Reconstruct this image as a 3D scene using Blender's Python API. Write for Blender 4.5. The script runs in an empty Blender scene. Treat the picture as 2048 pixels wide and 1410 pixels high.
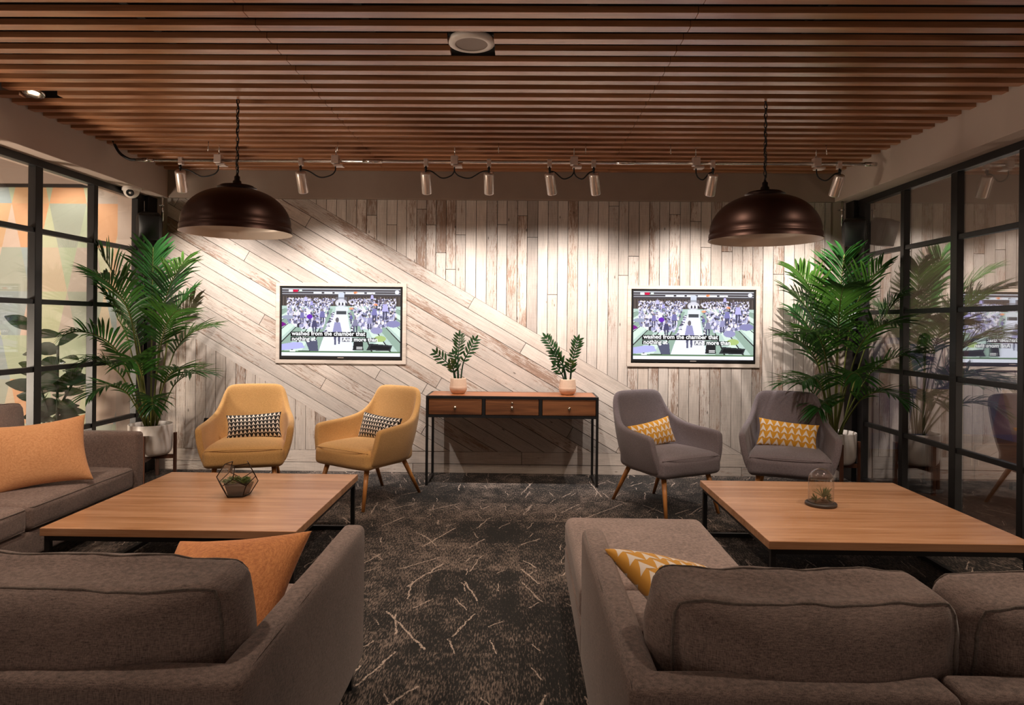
import bpy, bmesh, math, random
import numpy as np
from mathutils import Vector, Matrix, noise
PI = math.pi
SC = bpy.context.scene
COL = SC.collection
random.seed(7)

# ------------------------------------------------------------------ helpers
def lin(h):
    h = h.lstrip('#')
    out = []
    for i in (0, 2, 4):
        c = int(h[i:i+2], 16)/255
        out.append(c/12.92 if c <= .04045 else ((c+.055)/1.055)**2.4)
    return tuple(out)

def soft_map(p, size, r, puff=(0,0,0), M=None, wr=0, seed=0, wf=5.0):
    """a point of a box surface carried to the rounded, puffed, creased cushion"""
    hx = [L/2 for L in size]; m = min(hx)*.99
    q = Vector([max(-(h-min(r,h*.99)), min(h-min(r,h*.99), c)) for c, h in zip(p, hx)])
    d = Vector(p)-q
    o = q + d.normalized()*min(r, m) if d.length > 1e-9 else Vector(p)
    u = [c/h for c, h in zip(p, hx)]; g = [1-abs(c)**2.2 for c in u]
    o.x += puff[0]*u[0]*g[1]*g[2]; o.y += puff[1]*u[1]*g[0]*g[2]; o.z += puff[2]*u[2]*g[0]*g[1]
    if wr:
        o = o + noise.noise_vector(Vector((o.x*wf+seed*7, o.y*wf, o.z*wf)))*wr + noise.noise_vector(Vector((o.x*wf*2.7+seed*3, o.y*wf*2.7, o.z*wf*2.7)))*wr*.45
    return M @ o if M else o

class MB:
    """collects shapes; build() links them as ONE mesh object"""
    def __init__(s):
        s.bm = bmesh.new(); s.uv = s.bm.loops.layers.uv.new('UVMap'); s.mi = 0
    def face(s, vs, uvs=None, smooth=False):
        try: f = s.bm.faces.new(vs)
        except ValueError: return None
        f.material_index = s.mi; f.smooth = smooth
        if uvs:
            for l, u in zip(f.loops, uvs): l[s.uv].uv = u
        return f
    def box(s, lo, hi, M=None):
        x0,y0,z0 = lo; x1,y1,z1 = hi
        c = [(x0,y0,z0),(x1,y0,z0),(x1,y1,z0),(x0,y1,z0),(x0,y0,z1),(x1,y0,z1),(x1,y1,z1),(x0,y1,z1)]
        v = [s.bm.verts.new(M @ Vector(p) if M else p) for p in c]
        for q in ((3,2,1,0),(4,5,6,7),(0,1,5,4),(1,2,6,5),(2,3,7,6),(3,0,4,7)): s.face([v[i] for i in q])
        return s
    def loft(s, rings, closed=True, caps=True, smooth=True):
        R = [[s.bm.verts.new(p) for p in r] for r in rings]
        n = len(R[0])
        for a, b in zip(R, R[1:]):
            for i in range(n if closed else n-1):
                j = (i+1) % n
                s.face([a[i], a[j], b[j], b[i]], smooth=smooth)
        if caps and closed:
            s.face(R[0][::-1]); s.face(R[-1])
        return s
    def tube(s, pts, r, seg=10, caps=True):
        pts = [Vector(p) for p in pts]
        rs = r if isinstance(r, (list, tuple)) else [r]*len(pts)
        rings = []; prev = None
        for i, p in enumerate(pts):
            a = pts[max(0, i-1)]; b = pts[min(len(pts)-1, i+1)]
            t = (b-a).normalized()
            if prev is None:
                n = t.orthogonal().normalized()
            else:
                n = (prev - t*prev.dot(t))
                n = n.normalized() if n.length > 1e-6 else t.orthogonal().normalized()
            prev = n; bn = t.cross(n)
            rings.append([p + (n*math.cos(2*PI*k/seg) + bn*math.sin(2*PI*k/seg))*rs[i] for k in range(seg)])
        return s.loft(rings, caps=caps)
    def lathe(s, prof, seg=32, M=None, caps=False):
        rings = []
        for r, z in prof:
            ring = [Vector((r*math.cos(2*PI*k/seg), r*math.sin(2*PI*k/seg), z)) for k in range(seg)]
            rings.append([M @ p for p in ring] if M else ring)
        return s.loft(rings, caps=caps)
    def soft(s, size, r, puff=(0,0,0), n=8, M=None, wr=0, seed=0, wf=5.0):
        """rounded, optionally puffed box centred on the origin"""
        def lines(L):
            h = L/2; rr = min(r, h*.99)
            a = [-h, -h+rr*.3, -h+rr*.7, -h+rr]
            m = [(-h+rr) + (2*(h-rr))*k/n for k in range(1, n)]
            return a + m + [-x for x in a[::-1]]
        ax = [lines(L) for L in size]; hx = [L/2 for L in size]
        cache = {}
        def vert(p):
            k = tuple(round(c, 6) for c in p)
            if k not in cache: cache[k] = s.bm.verts.new(soft_map(p, size, r, puff, M, wr, seed, wf))
            return cache[k]
        for d in range(3):
            a, b = [(1,2),(2,0),(0,1)][d]
            for sg in (-1, 1):
                for i in range(len(ax[a])-1):
                    for j in range(len(ax[b])-1):
                        ps = []
                        for ii, jj in ((i,j),(i+1,j),(i+1,j+1),(i,j+1)):
                            p = [0,0,0]; p[d] = sg*hx[d]; p[a] = ax[a][ii]; p[b] = ax[b][jj]; ps.append(vert(p))
                        s.face(ps if sg > 0 else ps[::-1], smooth=True)
        return s
    def pillow(s, w, h, t, M=None, pinch=.09, n=18, seed=0):
        for sg in (1, -1):
            G = []
            for i in range(n+1):
                row = []
                for j in range(n+1):
                    u = math.sin((i/n-.5)*PI); v = math.sin((j/n-.5)*PI)
                    z = sg*t/2*max(0, (1-u*u)*(1-v*v))**.42
                    p = Vector((w/2*u*(1-pinch*(1-v*v)), h/2*v*(1-pinch*1.3*(1-u*u)), z))
                    q = noise.noise_vector(Vector((p.x*9+seed, p.y*9, sg*.7)))*.008*(1-abs(u)**3)*(1-abs(v)**3)
                    p += q
                    row.append((s.bm.verts.new(M @ p if M else p), (u*.5+.5, v*.5+.5)))
                G.append(row)
            for i in range(n):
                for j in range(n):
                    c = [G[i][j], G[i+1][j], G[i+1][j+1], G[i][j+1]]
                    if sg < 0: c = c[::-1]
                    s.face([x[0] for x in c], [x[1] for x in c], True)
        bmesh.ops.remove_doubles(s.bm, verts=s.bm.verts, dist=1e-5)
        return s
    def build(s, name, m, parent=None, bevel=0, loc=None, normals=True, weld=False):
        if weld: bmesh.ops.remove_doubles(s.bm, verts=s.bm.verts, dist=1e-5)
        if normals: bmesh.ops.recalc_face_normals(s.bm, faces=s.bm.faces)
        me = bpy.data.meshes.new(name); s.bm.to_mesh(me); s.bm.free()
        for x in (m if isinstance(m, (list, tuple)) else [m]): me.materials.append(x)
        o = bpy.data.objects.new(name, me); COL.objects.link(o)
        if parent: o.parent = parent
        if loc: o.location = loc
        if bevel:
            b = o.modifiers.new('bevel', 'BEVEL'); b.width = bevel; b.segments = 2; b.limit_method = 'ANGLE'
        return o

def tag(o, label=None, cat=None, group=None, kind=None):
    if label: o['label'] = label
    if cat: o['category'] = cat
    if group: o['group'] = group
    if kind: o['kind'] = kind
    return o
def thing(name, loc, label, cat, rz=0, group=None):
    o = bpy.data.objects.new(name, None); COL.objects.link(o)
    o.empty_display_size = .1
    o.location = loc; o.rotation_euler = (0, 0, rz)
    return tag(o, label, cat, group)
def struct(o): o['kind'] = 'structure'; return o
def copy_tree(o, loc, rz, label, group=None):
    kids = {}
    for c in bpy.data.objects:
        if c.parent: kids.setdefault(c.parent.name, []).append(c)
    def rec(a, par):
        n = a.copy(); COL.objects.link(n)
        if par: n.parent = par
        for c in kids.get(a.name, []): rec(c, n)
        return n
    r = rec(o, None); r.location = loc; r.rotation_euler = (0, 0, rz)
    return tag(r, label, None, group)
def TR(x, y, z, rx=0, ry=0, rz=0):
    return Matrix.Translation((x, y, z)) @ Matrix.Rotation(rz, 4, 'Z') @ Matrix.Rotation(ry, 4, 'Y') @ Matrix.Rotation(rx, 4, 'X')
def spline(pts, n):
    """Catmull-Rom through pts"""
    pts = [Vector(p) for p in pts]; out = []
    P = [pts[0]*2-pts[1]] + pts + [pts[-1]*2-pts[-2]]
    for i in range(1, len(P)-2):
        for k in range(n):
            t = k/n; a, b, c, d = P[i-1:i+3]
            out.append(.5*((2*b) + (c-a)*t + (2*a-5*b+4*c-d)*t*t + (3*b-a-3*c+d)*t**3))
    out.append(pts[-1]); return out

# ------------------------------------------------------------------ materials
class NT:
    def __init__(s, name):
        s.m = bpy.data.materials.new(name); s.m.use_nodes = True
        s.t = s.m.node_tree; s.t.nodes.clear()
        s.out = s.t.nodes.new('ShaderNodeOutputMaterial')
    def n(s, typ, inp=None, **kw):
        nd = s.t.nodes.new('ShaderNode'+typ)
        for k, v in kw.items(): setattr(nd, k, v)
        for k, v in (inp or {}).items(): s.set(nd.inputs[k], v)
        return nd
    def set(s, sock, v):
        if isinstance(v, bpy.types.NodeSocket): s.t.links.new(v, sock)
        elif isinstance(v, tuple) and len(v) == 3 and sock.type == 'RGBA': sock.default_value = (*v, 1)
        else: sock.default_value = v
    def math(s, op, a, b=0.0, c=None, clamp=False):
        nd = s.n('Math', operation=op, use_clamp=clamp); s.set(nd.inputs[0], a); s.set(nd.inputs[1], b)
        if c is not None: s.set(nd.inputs[2], c)
        return nd.outputs[0]
    def mix(s, f, a, b, blend='MIX'):
        nd = s.n('MixRGB', blend_type=blend); s.set(nd.inputs[0], f); s.set(nd.inputs[1], a); s.set(nd.inputs[2], b)
        return nd.outputs[0]
    def coord(s, which='Object', scale=(1,1,1), rot=(0,0,0), loc=(0,0,0)):
        c = s.n('TexCoord').outputs[which]
        return s.map(c, scale, rot, loc)
    def map(s, v, scale=(1,1,1), rot=(0,0,0), loc=(0,0,0)):
        m = s.n('Mapping'); s.set(m.inputs['Vector'], v)
        m.inputs['Scale'].default_value = scale; m.inputs['Rotation'].default_value = rot; m.inputs['Location'].default_value = loc
        return m.outputs[0]
    def noise(s, vec, scale=5, detail=3, rough=.5, dist=0):
        return s.n('TexNoise', {'Vector': vec, 'Scale': scale, 'Detail': detail, 'Roughness': rough, 'Distortion': dist}).outputs[0]
    def ramp(s, f, *stops):
        nd = s.n('ValToRGB'); s.set(nd.inputs[0], f); e = nd.color_ramp.elements
        while len(e) < len(stops): e.new(.5)
        for el, (p, c) in zip(e, stops): el.position = p; el.color = (*c, 1) if isinstance(c, tuple) else (c, c, c, 1)
        return nd.outputs[0]
    def bsdf(s, color, rough=.5, metal=0, bump=None, bstr=.3, bdist=.002, **kw):
        b = s.n('BsdfPrincipled', {'Base Color': color, 'Roughness': rough, 'Metallic': metal})
        for k, v in kw.items(): s.set(b.inputs[k], v)
        if bump is not None:
            bp = s.n('Bump', {'Height': bump, 'Strength': bstr, 'Distance': bdist}); s.set(b.inputs['Normal'], bp.outputs[0])
        s.t.links.new(b.outputs[0], s.out.inputs[0]); return s.m

def plain(name, h, rough=.5, metal=0, var=.12, vs=30, **kw):
    t = NT(name); c = lin(h)
    v = t.noise(t.coord(), vs, 3)
    col = t.mix(v, tuple(x*(1-var) for x in c), tuple(min(1, x*(1+var)) for x in c))
    return t.bsdf(col, rough, metal, **kw)
def wood(name, dark, light, axis=0, rough=.4, grain=1.0, streak=.5, rnd=True, planks=None, bstr=.1, **kw):
    t = NT(name)
    sc = [14*grain]*3; sc[axis] = .9*grain
    base = t.coord()
    if rnd:
        r = t.n('ObjectInfo').outputs['Random']
        base = t.n('VectorMath', {0: base, 1: t.n('CombineXYZ', {0: t.math('MULTIPLY', r, 31.), 1: t.math('MULTIPLY', r, 17.), 2: t.math('MULTIPLY', r, 7.)}).outputs[0]}, operation='ADD').outputs[0]
    fac_extra = None
    if planks:                                     # (axis across, width): each board gets its own tone and grain
        ax, w = planks
        sx = t.n('SeparateXYZ', {0: t.coord()}).outputs[ax]
        q = t.math('DIVIDE', sx, w); cell = t.math('FLOOR', q)
        wn = t.n('TexWhiteNoise', {'W': cell}, noise_dimensions='1D').outputs[0]
        off = t.n('CombineXYZ', {0: t.math('MULTIPLY', wn, 23.), 1: t.math('MULTIPLY', wn, 9.), 2: 0.0}).outputs[0]
        base = t.n('VectorMath', {0: base, 1: off}, operation='ADD').outputs[0]
        fr = t.math('FRACT', q)
        e = t.math('MINIMUM', fr, t.math('SUBTRACT', 1.0, fr))
        seam = t.math('LESS_THAN', e, .006)
        fac_extra = (wn, seam)
    v = t.map(base, tuple(sc))
    n1 = t.noise(v, 1.0, 5, .6, 1.2)
    fs = [130*grain]*3; fs[axis] = 4*grain
    n2 = t.noise(t.map(base, tuple(fs)), 1.0, 3, .6)
    f = t.math('ADD', t.math('MULTIPLY', n1, 1-streak*.5), t.math('MULTIPLY', n2, streak*.5))
    f = t.ramp(f, (.32, 0.), (.68, 1.))
    if fac_extra: f = t.math('ADD', t.math('MULTIPLY', f, .75), t.math('MULTIPLY', t.math('SUBTRACT', fac_extra[0], .3), .45), clamp=True)
    col = t.mix(f, lin(dark), lin(light))
    if fac_extra: col = t.mix(t.math('MULTIPLY', fac_extra[1], .75), col, tuple(c*.4 for c in lin(dark)))
    return t.bsdf(col, rough, 0, bump=n2, bstr=bstr, bdist=.001, **kw)
def fabric(name, dark, light, rough=.9, scale=1.0, sheen=.25, bstr=.35):
    t = NT(name); c = t.coord()
    a = t.noise(t.map(c, (70*scale, 70*scale, 520*scale)), 1, 3, .6)
    b = t.noise(t.map(c, (520*scale, 520*scale, 60*scale)), 1, 3, .6)
    d = t.noise(c, 3.0, 3)
    f = t.math('ADD', t.math('MULTIPLY', t.math('ADD', a, b), .5), t.math('MULTIPLY', t.math('SUBTRACT', d, .5), .18))
    f2 = t.ramp(f, (.36, 0.), (.64, 1.))
    col = t.mix(f2, lin(dark), lin(light))
    return t.bsdf(col, rough, 0, bump=f, bstr=bstr, bdist=.003, **{'Sheen Weight': sheen, 'Sheen Roughness': .5})
def glass(name, f0=.04, tint=(1,1,1), rough=0.0, edge=1.0):
    """thin glass: Schlick reflection, the same from both faces"""
    t = NT(name); g = t.n('NewGeometry')
    d = t.n('VectorMath', {0: g.outputs['Incoming'], 1: g.outputs['Normal']}, operation='DOT_PRODUCT').outputs['Value']
    k = t.math('POWER', t.math('SUBTRACT', 1.0, t.math('ABSOLUTE', d), clamp=True), 5.0)
    fr = t.math('ADD', f0, t.math('MULTIPLY', k, 1-f0), clamp=True)
    gl = t.n('BsdfGlossy', {'Color': (1., 1., 1.), 'Roughness': rough}); tr = t.n('BsdfTransparent', {'Color': t.mix(t.math('POWER', t.math('SUBTRACT', 1.0, t.math('ABSOLUTE', d), clamp=True), 3.0), tint, tuple(c*edge for c in tint))})
    mx = t.n('MixShader', {0: fr, 1: tr.outputs[0], 2: gl.outputs[0]})
    t.t.links.new(mx.outputs[0], t.out.inputs[0]); return t.m
def emit(name, h, strength):
    t = NT(name); e = t.n('Emission', {'Color': lin(h), 'Strength': strength})
    t.t.links.new(e.outputs[0], t.out.inputs[0]); return t.m

def mat_planks():
    t = NT('whitewashed_boards')
    uv = t.n('UVMap', uv_map='UVMap').outputs[0]
    ed = t.n('SeparateXYZ', {0: t.n('UVMap', uv_map='edge').outputs[0]})
    at = t.n('Attribute', attribute_name='tone')
    sp = t.n('SeparateColor', {0: at.outputs[0]})
    tone, wear, hue = sp.outputs[0], sp.outputs[1], sp.outputs[2]
    grain = t.noise(t.map(uv, (5, 150, 1)), 1, 4, .65, .6)
    sawn = t.noise(t.map(uv, (130, 5, 1)), 1, 2, .5)
    blot = t.noise(t.map(uv, (2.2, 9, 1)), 1, 4, .6, .8)
    base = t.mix(tone, lin('#928780'), lin('#d8ccc3'))
    base = t.mix(t.math('MULTIPLY', hue, .28), base, lin('#d8c0ac'))
    g = t.ramp(grain, (.3, .62), (.62, 1.))
    base = t.mix(.75, base, g, 'MULTIPLY')
    s2 = t.ramp(sawn, (.3, .86), (.6, 1.)); base = t.mix(.5, base, s2, 'MULTIPLY')
    b2 = t.ramp(blot, (.25, .70), (.6, 1.)); base = t.mix(.7, base, b2, 'MULTIPLY')
    # bare brown wood where paint has flaked: patches and worn edges
    wn = t.noise(t.map(uv, (7, 75, 1)), 1, 6, .78, 1.2)
    wn2 = t.noise(t.map(uv, (1.3, 5, 1), (0,0,0), (3.1, 7.7, 0)), 1, 3, .5)
    wsum = t.math('ADD', t.math('MULTIPLY', wn, .62), t.math('ADD', t.math('MULTIPLY', wn2, .38), t.math('MULTIPLY', wear, .125)))
    w = t.ramp(wsum, (.638, 0.), (.69, 1.))
    ev = t.math('ABSOLUTE', t.math('SUBTRACT', ed.outputs[1], .5))
    edge = t.math('ADD', t.math('MULTIPLY', ev, .9), t.math('MULTIPLY', t.math('SUBTRACT', t.noise(t.map(uv, (9, 40, 1)), 1, 4, .7), .5), .42))
    ew = t.ramp(edge, (.445, 0.), (.55, 1.))
    w = t.math('MAXIMUM', w, t.math('MULTIPLY', ew, .85))
    bare = t.mix(grain, lin('#4a2d1b'), lin('#94694a'))
    col = t.mix(t.math('MULTIPLY', w, .75), base, bare)
    # knots and nail marks
    vo = t.n('TexVoronoi', {'Vector': t.map(uv, (3.3, 10, 1)), 'Scale': 1.0}).outputs[0]
    k = t.ramp(vo, (.03, 1.), (.07, 0.)); col = t.mix(t.math('MULTIPLY', k, .8), col, lin('#33231a'))
    return t.bsdf(col, .62, 0, bump=t.math('ADD', grain, t.math('MULTIPLY', sawn, .4)), bstr=.35, bdist=.002)
def mat_carpet():
    t = NT('charcoal_carpet'); c = t.coord()
    # 0.5 m tiles laid with the pile turned this way and that
    cc = t.map(c, (2, 2, 1)); s = t.n('SeparateXYZ', {0: cc})
    cell = t.n('CombineXYZ', {0: t.math('FLOOR', s.outputs[0]), 1: t.math('FLOOR', s.outputs[1]), 2: 0.0}).outputs[0]
    wn = t.n('TexWhiteNoise', {'Vector': cell}, noise_dimensions='2D').outputs[0]
    thr_a = t.noise(t.map(c, (150, 26, 1)), 1, 3, .65)
    thr = thr_a
    patch = t.noise(t.map(c, (1.6, 1.2, 1)), 1, 4, .6, .4)
    mid = t.noise(t.map(c, (9, 5, 1)), 1, 4, .65)
    f = t.math('ADD', thr, t.math('ADD', t.math('MULTIPLY', t.math('SUBTRACT', patch, .5), .30), t.math('MULTIPLY', t.math('SUBTRACT', mid, .5), .42)))
    f = t.math('ADD', f, t.math('MULTIPLY', t.math('SUBTRACT', wn, .5), .10))
    f = t.ramp(f, (.48, 0.), (.66, 1.))
    def scratch(cx, cy, off, keep, thick):
        """one short stray pale thread per cell, at its own slant"""
        v = t.map(c, (1/cx, 1/cy, 1), (0, 0, 0), off); q = t.n('SeparateXYZ', {0: v})
        cl = t.n('CombineXYZ', {0: t.math('FLOOR', q.outputs[0]), 1: t.math('FLOOR', q.outputs[1]), 2: off[0]}).outputs[0]
        w_ = t.n('SeparateColor', {0: t.n('TexWhiteNoise', {'Vector': cl}, noise_dimensions='3D').outputs[1]})
        fx = t.math('MULTIPLY', t.math('SUBTRACT', t.math('FRACT', q.outputs[0]), .5), cx); fy = t.math('MULTIPLY', t.math('SUBTRACT', t.math('FRACT', q.outputs[1]), .5), cy)
        wob = t.math('MULTIPLY', t.math('SUBTRACT', t.noise(t.map(c, (16, 16, 1), (0,0,0), off), 1, 2), .5), .035)
        fv = t.n('CombineXYZ', {0: t.math('ADD', fx, wob), 1: fy, 2: 0.0}).outputs[0]
        rt = t.n('VectorRotate', {'Vector': fv, 'Angle': t.math('ADD', .9, t.math('MULTIPLY', w_.outputs[0], 1.5))}, rotation_type='Z_AXIS').outputs[0]
        r_ = t.n('SeparateXYZ', {0: rt})
        wid = t.math('MULTIPLY', thick, t.math('ADD', .25, t.math('MULTIPLY', t.noise(t.map(c, (60, 60, 1)), 1, 2), 1.5)))
        ln = t.math('LESS_THAN', t.math('ABSOLUTE', r_.outputs[1]), wid)
        lim = t.math('LESS_THAN', t.math('ABSOLUTE', r_.outputs[0]), t.math('MULTIPLY', min(cx, cy)*.48, t.math('ADD', .3, t.math('MULTIPLY', w_.outputs[1], .7))))
        return t.math('MULTIPLY', t.math('MULTIPLY', ln, lim), t.math('GREATER_THAN', w_.outputs[2], keep))
    sc = t.math('MAXIMUM', scratch(.33, .42, (.3, .7, 0), .35, .0045), t.math('MAXIMUM', scratch(.19, .23, (5.1, 2.2, 0), .5, .0032), scratch(.6, .7, (9.4, 4.9, 0), .4, .005)))
    brk = t.ramp(t.noise(t.map(c, (130, 70, 1)), 1, 2), (.36, 0.), (.5, 1.))
    sc = t.math('MULTIPLY', sc, t.math('MULTIPLY', brk, .8))
    col = t.mix(f, lin('#0c0a09'), lin('#74665e'))
    col = t.mix(t.math('MULTIPLY', sc, .95, clamp=True), col, lin('#b9a79b'))
    return t.bsdf(col, .95, 0, bump=thr, bstr=.6, bdist=.004)
def mat_triangles(name, cols, w, h, rough=.6, axes=(0, 2)):
    """harlequin wall painting: slanted lattice, a colour per cell"""
    t = NT(name); s = t.n('SeparateXYZ', {0: t.coord()})
    x = t.math('DIVIDE', s.outputs[axes[0]], w); z = t.math('DIVIDE', s.outputs[axes[1]], h)
    a = t.math('FLOOR', t.math('ADD', x, t.math('MULTIPLY', z, .5))); b = t.math('FLOOR', t.math('SUBTRACT', x, t.math('MULTIPLY', z, .5)))
    r = t.math('FLOOR', t.math('MULTIPLY', z, 2.0))
    wn = t.n('TexWhiteNoise', {'Vector': t.n('CombineXYZ', {0: a, 1: b, 2: r}).outputs[0]}, noise_dimensions='3D').outputs[0]
    nd = t.n('ValToRGB'); t.set(nd.inputs[0], wn); cr = nd.color_ramp; cr.interpolation = 'CONSTANT'
    while len(cr.elements) < len(cols): cr.elements.new(.5)
    for i, (e, c) in enumerate(zip(cr.elements, cols)): e.position = i/len(cols); e.color = (*lin(c), 1)
    return t.bsdf(nd.outputs[0], rough)
def mat_arrows(name, ground, shape, nx, ny, mid=None):
    """rows of arrowheads woven across a cushion (UV)"""
    t = NT(name); s = t.n('SeparateXYZ', {0: t.n('UVMap', uv_map='UVMap').outputs[0]})
    u = t.math('MULTIPLY', s.outputs[0], nx); v = t.math('MULTIPLY', s.outputs[1], ny)
    fu = t.math('ABSOLUTE', t.math('SUBTRACT', t.math('FRACT', u), .5)); fv = t.math('FRACT', v)
    # arrowhead pointing up with a notched base
    up = t.math('LESS_THAN', fu, t.math('MULTIPLY', t.math('SUBTRACT', 1.0, fv), .46))
    notch = t.math('GREATER_THAN', fv, t.math('SUBTRACT', .26, t.math('MULTIPLY', fu, .62)))
    f = t.math('MULTIPLY', up, notch)
    col = t.mix(f, lin(ground), lin(shape))
    if mid:
        side = t.math('GREATER_THAN', t.math('SUBTRACT', t.math('FRACT', u), .5), 0.0)
        low = t.math('LESS_THAN', fv, t.math('SUBTRACT', .26, t.math('MULTIPLY', fu, .62)))
        col = t.mix(t.math('MULTIPLY', t.math('MULTIPLY', low, side), .8), col, lin(mid))
    w = t.noise(t.coord(), 500, 2)
    return t.bsdf(col, .85, 0, bump=w, bstr=.2, **{'Sheen Weight': .2})
def mat_leaf(name, dark, light, rough=.4):
    t = NT(name); n = t.noise(t.coord(), 6, 3)
    r = t.n('ObjectInfo').outputs['Random']
    f = t.math('ADD', t.math('MULTIPLY', n, .7), t.math('MULTIPLY', r, .4), clamp=True)
    col = t.mix(f, lin(dark), lin(light))
    b = t.n('BsdfPrincipled', {'Base Color': col, 'Roughness': rough})
    tl = t.n('BsdfTranslucent', {'Color': t.mix(.5, col, lin('#6fa03a'))})
    mx = t.n('MixShader', {0: .22, 1: b.outputs[0], 2: tl.outputs[0]})
    t.t.links.new(mx.outputs[0], t.out.inputs[0]); return t.m

M = {}
M['planks'] = mat_planks()
M['carpet'] = mat_carpet()
M['gap'] = plain('dark_backing', '#140d09', .9)
M['paint'] = plain('greige_paint', '#bdaca0', .75, vs=4, var=.05)
M['fascia'] = plain('fascia_brown_grey', '#8f7d71', .6, vs=6, var=.12)
M['void'] = plain('ceiling_void_black', '#0b0908', .95)
M['slat'] = wood('ceiling_slat_oak', '#7d4b2b', '#c98c62', 0, .30, 1.0, .6, IOR=1.9, bstr=.04)
M['black'] = plain('black_powder_coat', '#121112', .42)
M['blackpl'] = plain('black_plastic', '#0c0c0d', .45)
M['cable'] = plain('black_cable', '#0a0a0a', .6)
M['glass'] = glass('partition_glass', .05, (.97, .975, .97))
M['glassr'] = glass('partition_glass_mirror_tint', .40, (.93, .93, .93))
M['thinglass'] = glass('clear_glass', .10, (.95, .955, .95), edge=.45)
M['sofa'] = fabric('grey_brown_upholstery', '#4b3c38', '#968078')
M['sofad'] = fabric('piping_fabric', '#453a35', '#76675f')
M['mustard'] = fabric('mustard_wool', '#b5884b', '#dfae70', scale=1.3)
M['greyw'] = fabric('mauve_grey_wool', '#5a5054', '#857a80', scale=1.3)
M['navy'] = fabric('navy_wool', '#0d1019', '#1c212e', scale=1.3)
M['peach'] = fabric('peach_cushion_cloth', '#cf8f5c', '#efb584', scale=1.2)
M['orange'] = fabric('orange_basketweave', '#a8602f', '#dd9557', scale=.8, bstr=.7)
M['bwarrow'] = mat_arrows('black_white_arrow_cloth', '#14110f', '#ece2d6', 13, 6)
M['yarrow'] = mat_arrows('yellow_white_arrow_cloth', '#dc9d28', '#efe2d6', 8, 4, '#b98a4a')
M['yarrow2'] = mat_arrows('yellow_white_arrow_cloth_large', '#d89a26', '#ece0d4', 9, 6, '#b5873f')
M['legwood'] = wood('honey_beech', '#9a5f2c', '#c88a4c', 2, .42)
M['table'] = wood('oak_tabletop', '#986a48', '#d2a482', 0, .30, 1.0, .6, planks=(1, .222))
M['tableedge'] = wood('oak_edge', '#9c6238', '#c98d5b', 0, .4)
M['walnut'] = wood('walnut_front', '#4a2a18', '#8a5735', 0, .38)
M['walnuttop'] = wood('walnut_top', '#6b3a20', '#a8683f', 0, .32)
M['stand'] = wood('dark_walnut_stand', '#3b2014', '#6b3d26', 2, .45)
M['brass'] = plain('polished_nickel', '#d8c8b4', .18, 1)
M['chrome'] = plain('chrome_tube', '#cfcac6', .16, 1)
M['alu'] = plain('brushed_aluminium', '#e6dad2', .32, .7)
M['bronze'] = plain('dark_bronze_shade', '#38211a', .40, .65, var=.3, vs=5)
M['enamel'] = plain('aged_white_enamel', '#d9cbbd', .45, .15, var=.1, vs=8)
M['whitepl'] = plain('white_plastic', '#e6ddd5', .4)
M['grille'] = plain('speaker_grille_grey', '#9a8d85', .7, vs=900, var=.3)
M['pot'] = plain('white_ceramic', '#e9dfd8', .3, var=.03)
M['stone'] = plain('beige_stoneware', '#cdb09a', .35, var=.08, vs=60)
M['soil'] = plain('potting_soil', '#1d130d', .95, vs=150, var=.6)
M['palm'] = mat_leaf('palm_leaf', '#0f2e17', '#30642b', .32)
M['stem'] = mat_leaf('palm_stem', '#3c4a1f', '#8a8a44', .45)
M['zz'] = mat_leaf('dark_glossy_leaf', '#0d2114', '#21422a', .25)
M['rubber'] = mat_leaf('rubber_plant_leaf', '#15231b', '#324238', .22)
M['succ'] = mat_leaf('succulent_leaf', '#31402b', '#7f8a55', .5)
M['air'] = mat_leaf('air_plant_leaf', '#3a4d33', '#7e8c62', .55)
M['bark'] = plain('driftwood', '#4b3424', .8, vs=60, var=.4)
M['jarbase'] = plain('dark_wood_base', '#3d3430', .45)
M['mural'] = mat_triangles('pastel_triangle_mural', ['#c3b49c','#aab79d','#c9a57f','#9fa79a','#c9b3a4','#b9bf9f','#cf9f78','#98a6a8','#b5aaa0'], .37, .86)
M['mural2'] = mat_triangles('purple_triangle_mural', ['#6f5575','#57518a','#9a7f78','#46497c','#7d5f80','#5f6796','#a08a80'], .40, .86)
M['sidefloor'] = wood('side_room_floorboards', '#4a2f20', '#7a5238', 1, .35, 1.0, .6, planks=(0, .14))
M['sidewall'] = plain('side_room_paint', '#a3948a', .8, vs=3, var=.05)
M['skirtwood'] = wood('dark_skirting', '#4a2c19', '#7a4c2e', 0, .4)
M['socket'] = plain('black_nickel_plate', '#1a1716', .3, .4)
M['lamp'] = emit('lamp_face', '#ffe2c2', 12.0)
M['gold'] = plain('aged_brass_edge', '#2a1c12', .35, .8)
M['plankframe'] = wood('whitewashed_trim', '#a89a8f', '#d3c5b9', 0, .6)
WORLD = .36; SPOT_W = 132; TV_GAIN = 1.25
# ------------------------------------------------------------------ camera
th, ro = math.radians(.82), math.radians(.54)
F = Vector((-math.sin(th), math.cos(th), 0)); R0 = Vector((math.cos(th), math.sin(th), 0)); U0 = Vector((0, 0, 1))
Rc = R0*math.cos(ro) + U0*math.sin(ro); Uc = U0*math.cos(ro) - R0*math.sin(ro)
cam = bpy.data.cameras.new('camera'); cam.sensor_width = 36; cam.lens = 1365/2048*36; cam.shift_y = -58/2048
cam.clip_start = .05
co = bpy.data.objects.new('camera', cam); COL.objects.link(co)
co.matrix_world = Matrix(((Rc.x, Uc.x, -F.x, 0), (Rc.y, Uc.y, -F.y, 0), (Rc.z, Uc.z, -F.z, 1.45), (0, 0, 0, 1)))
SC.camera = co

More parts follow.
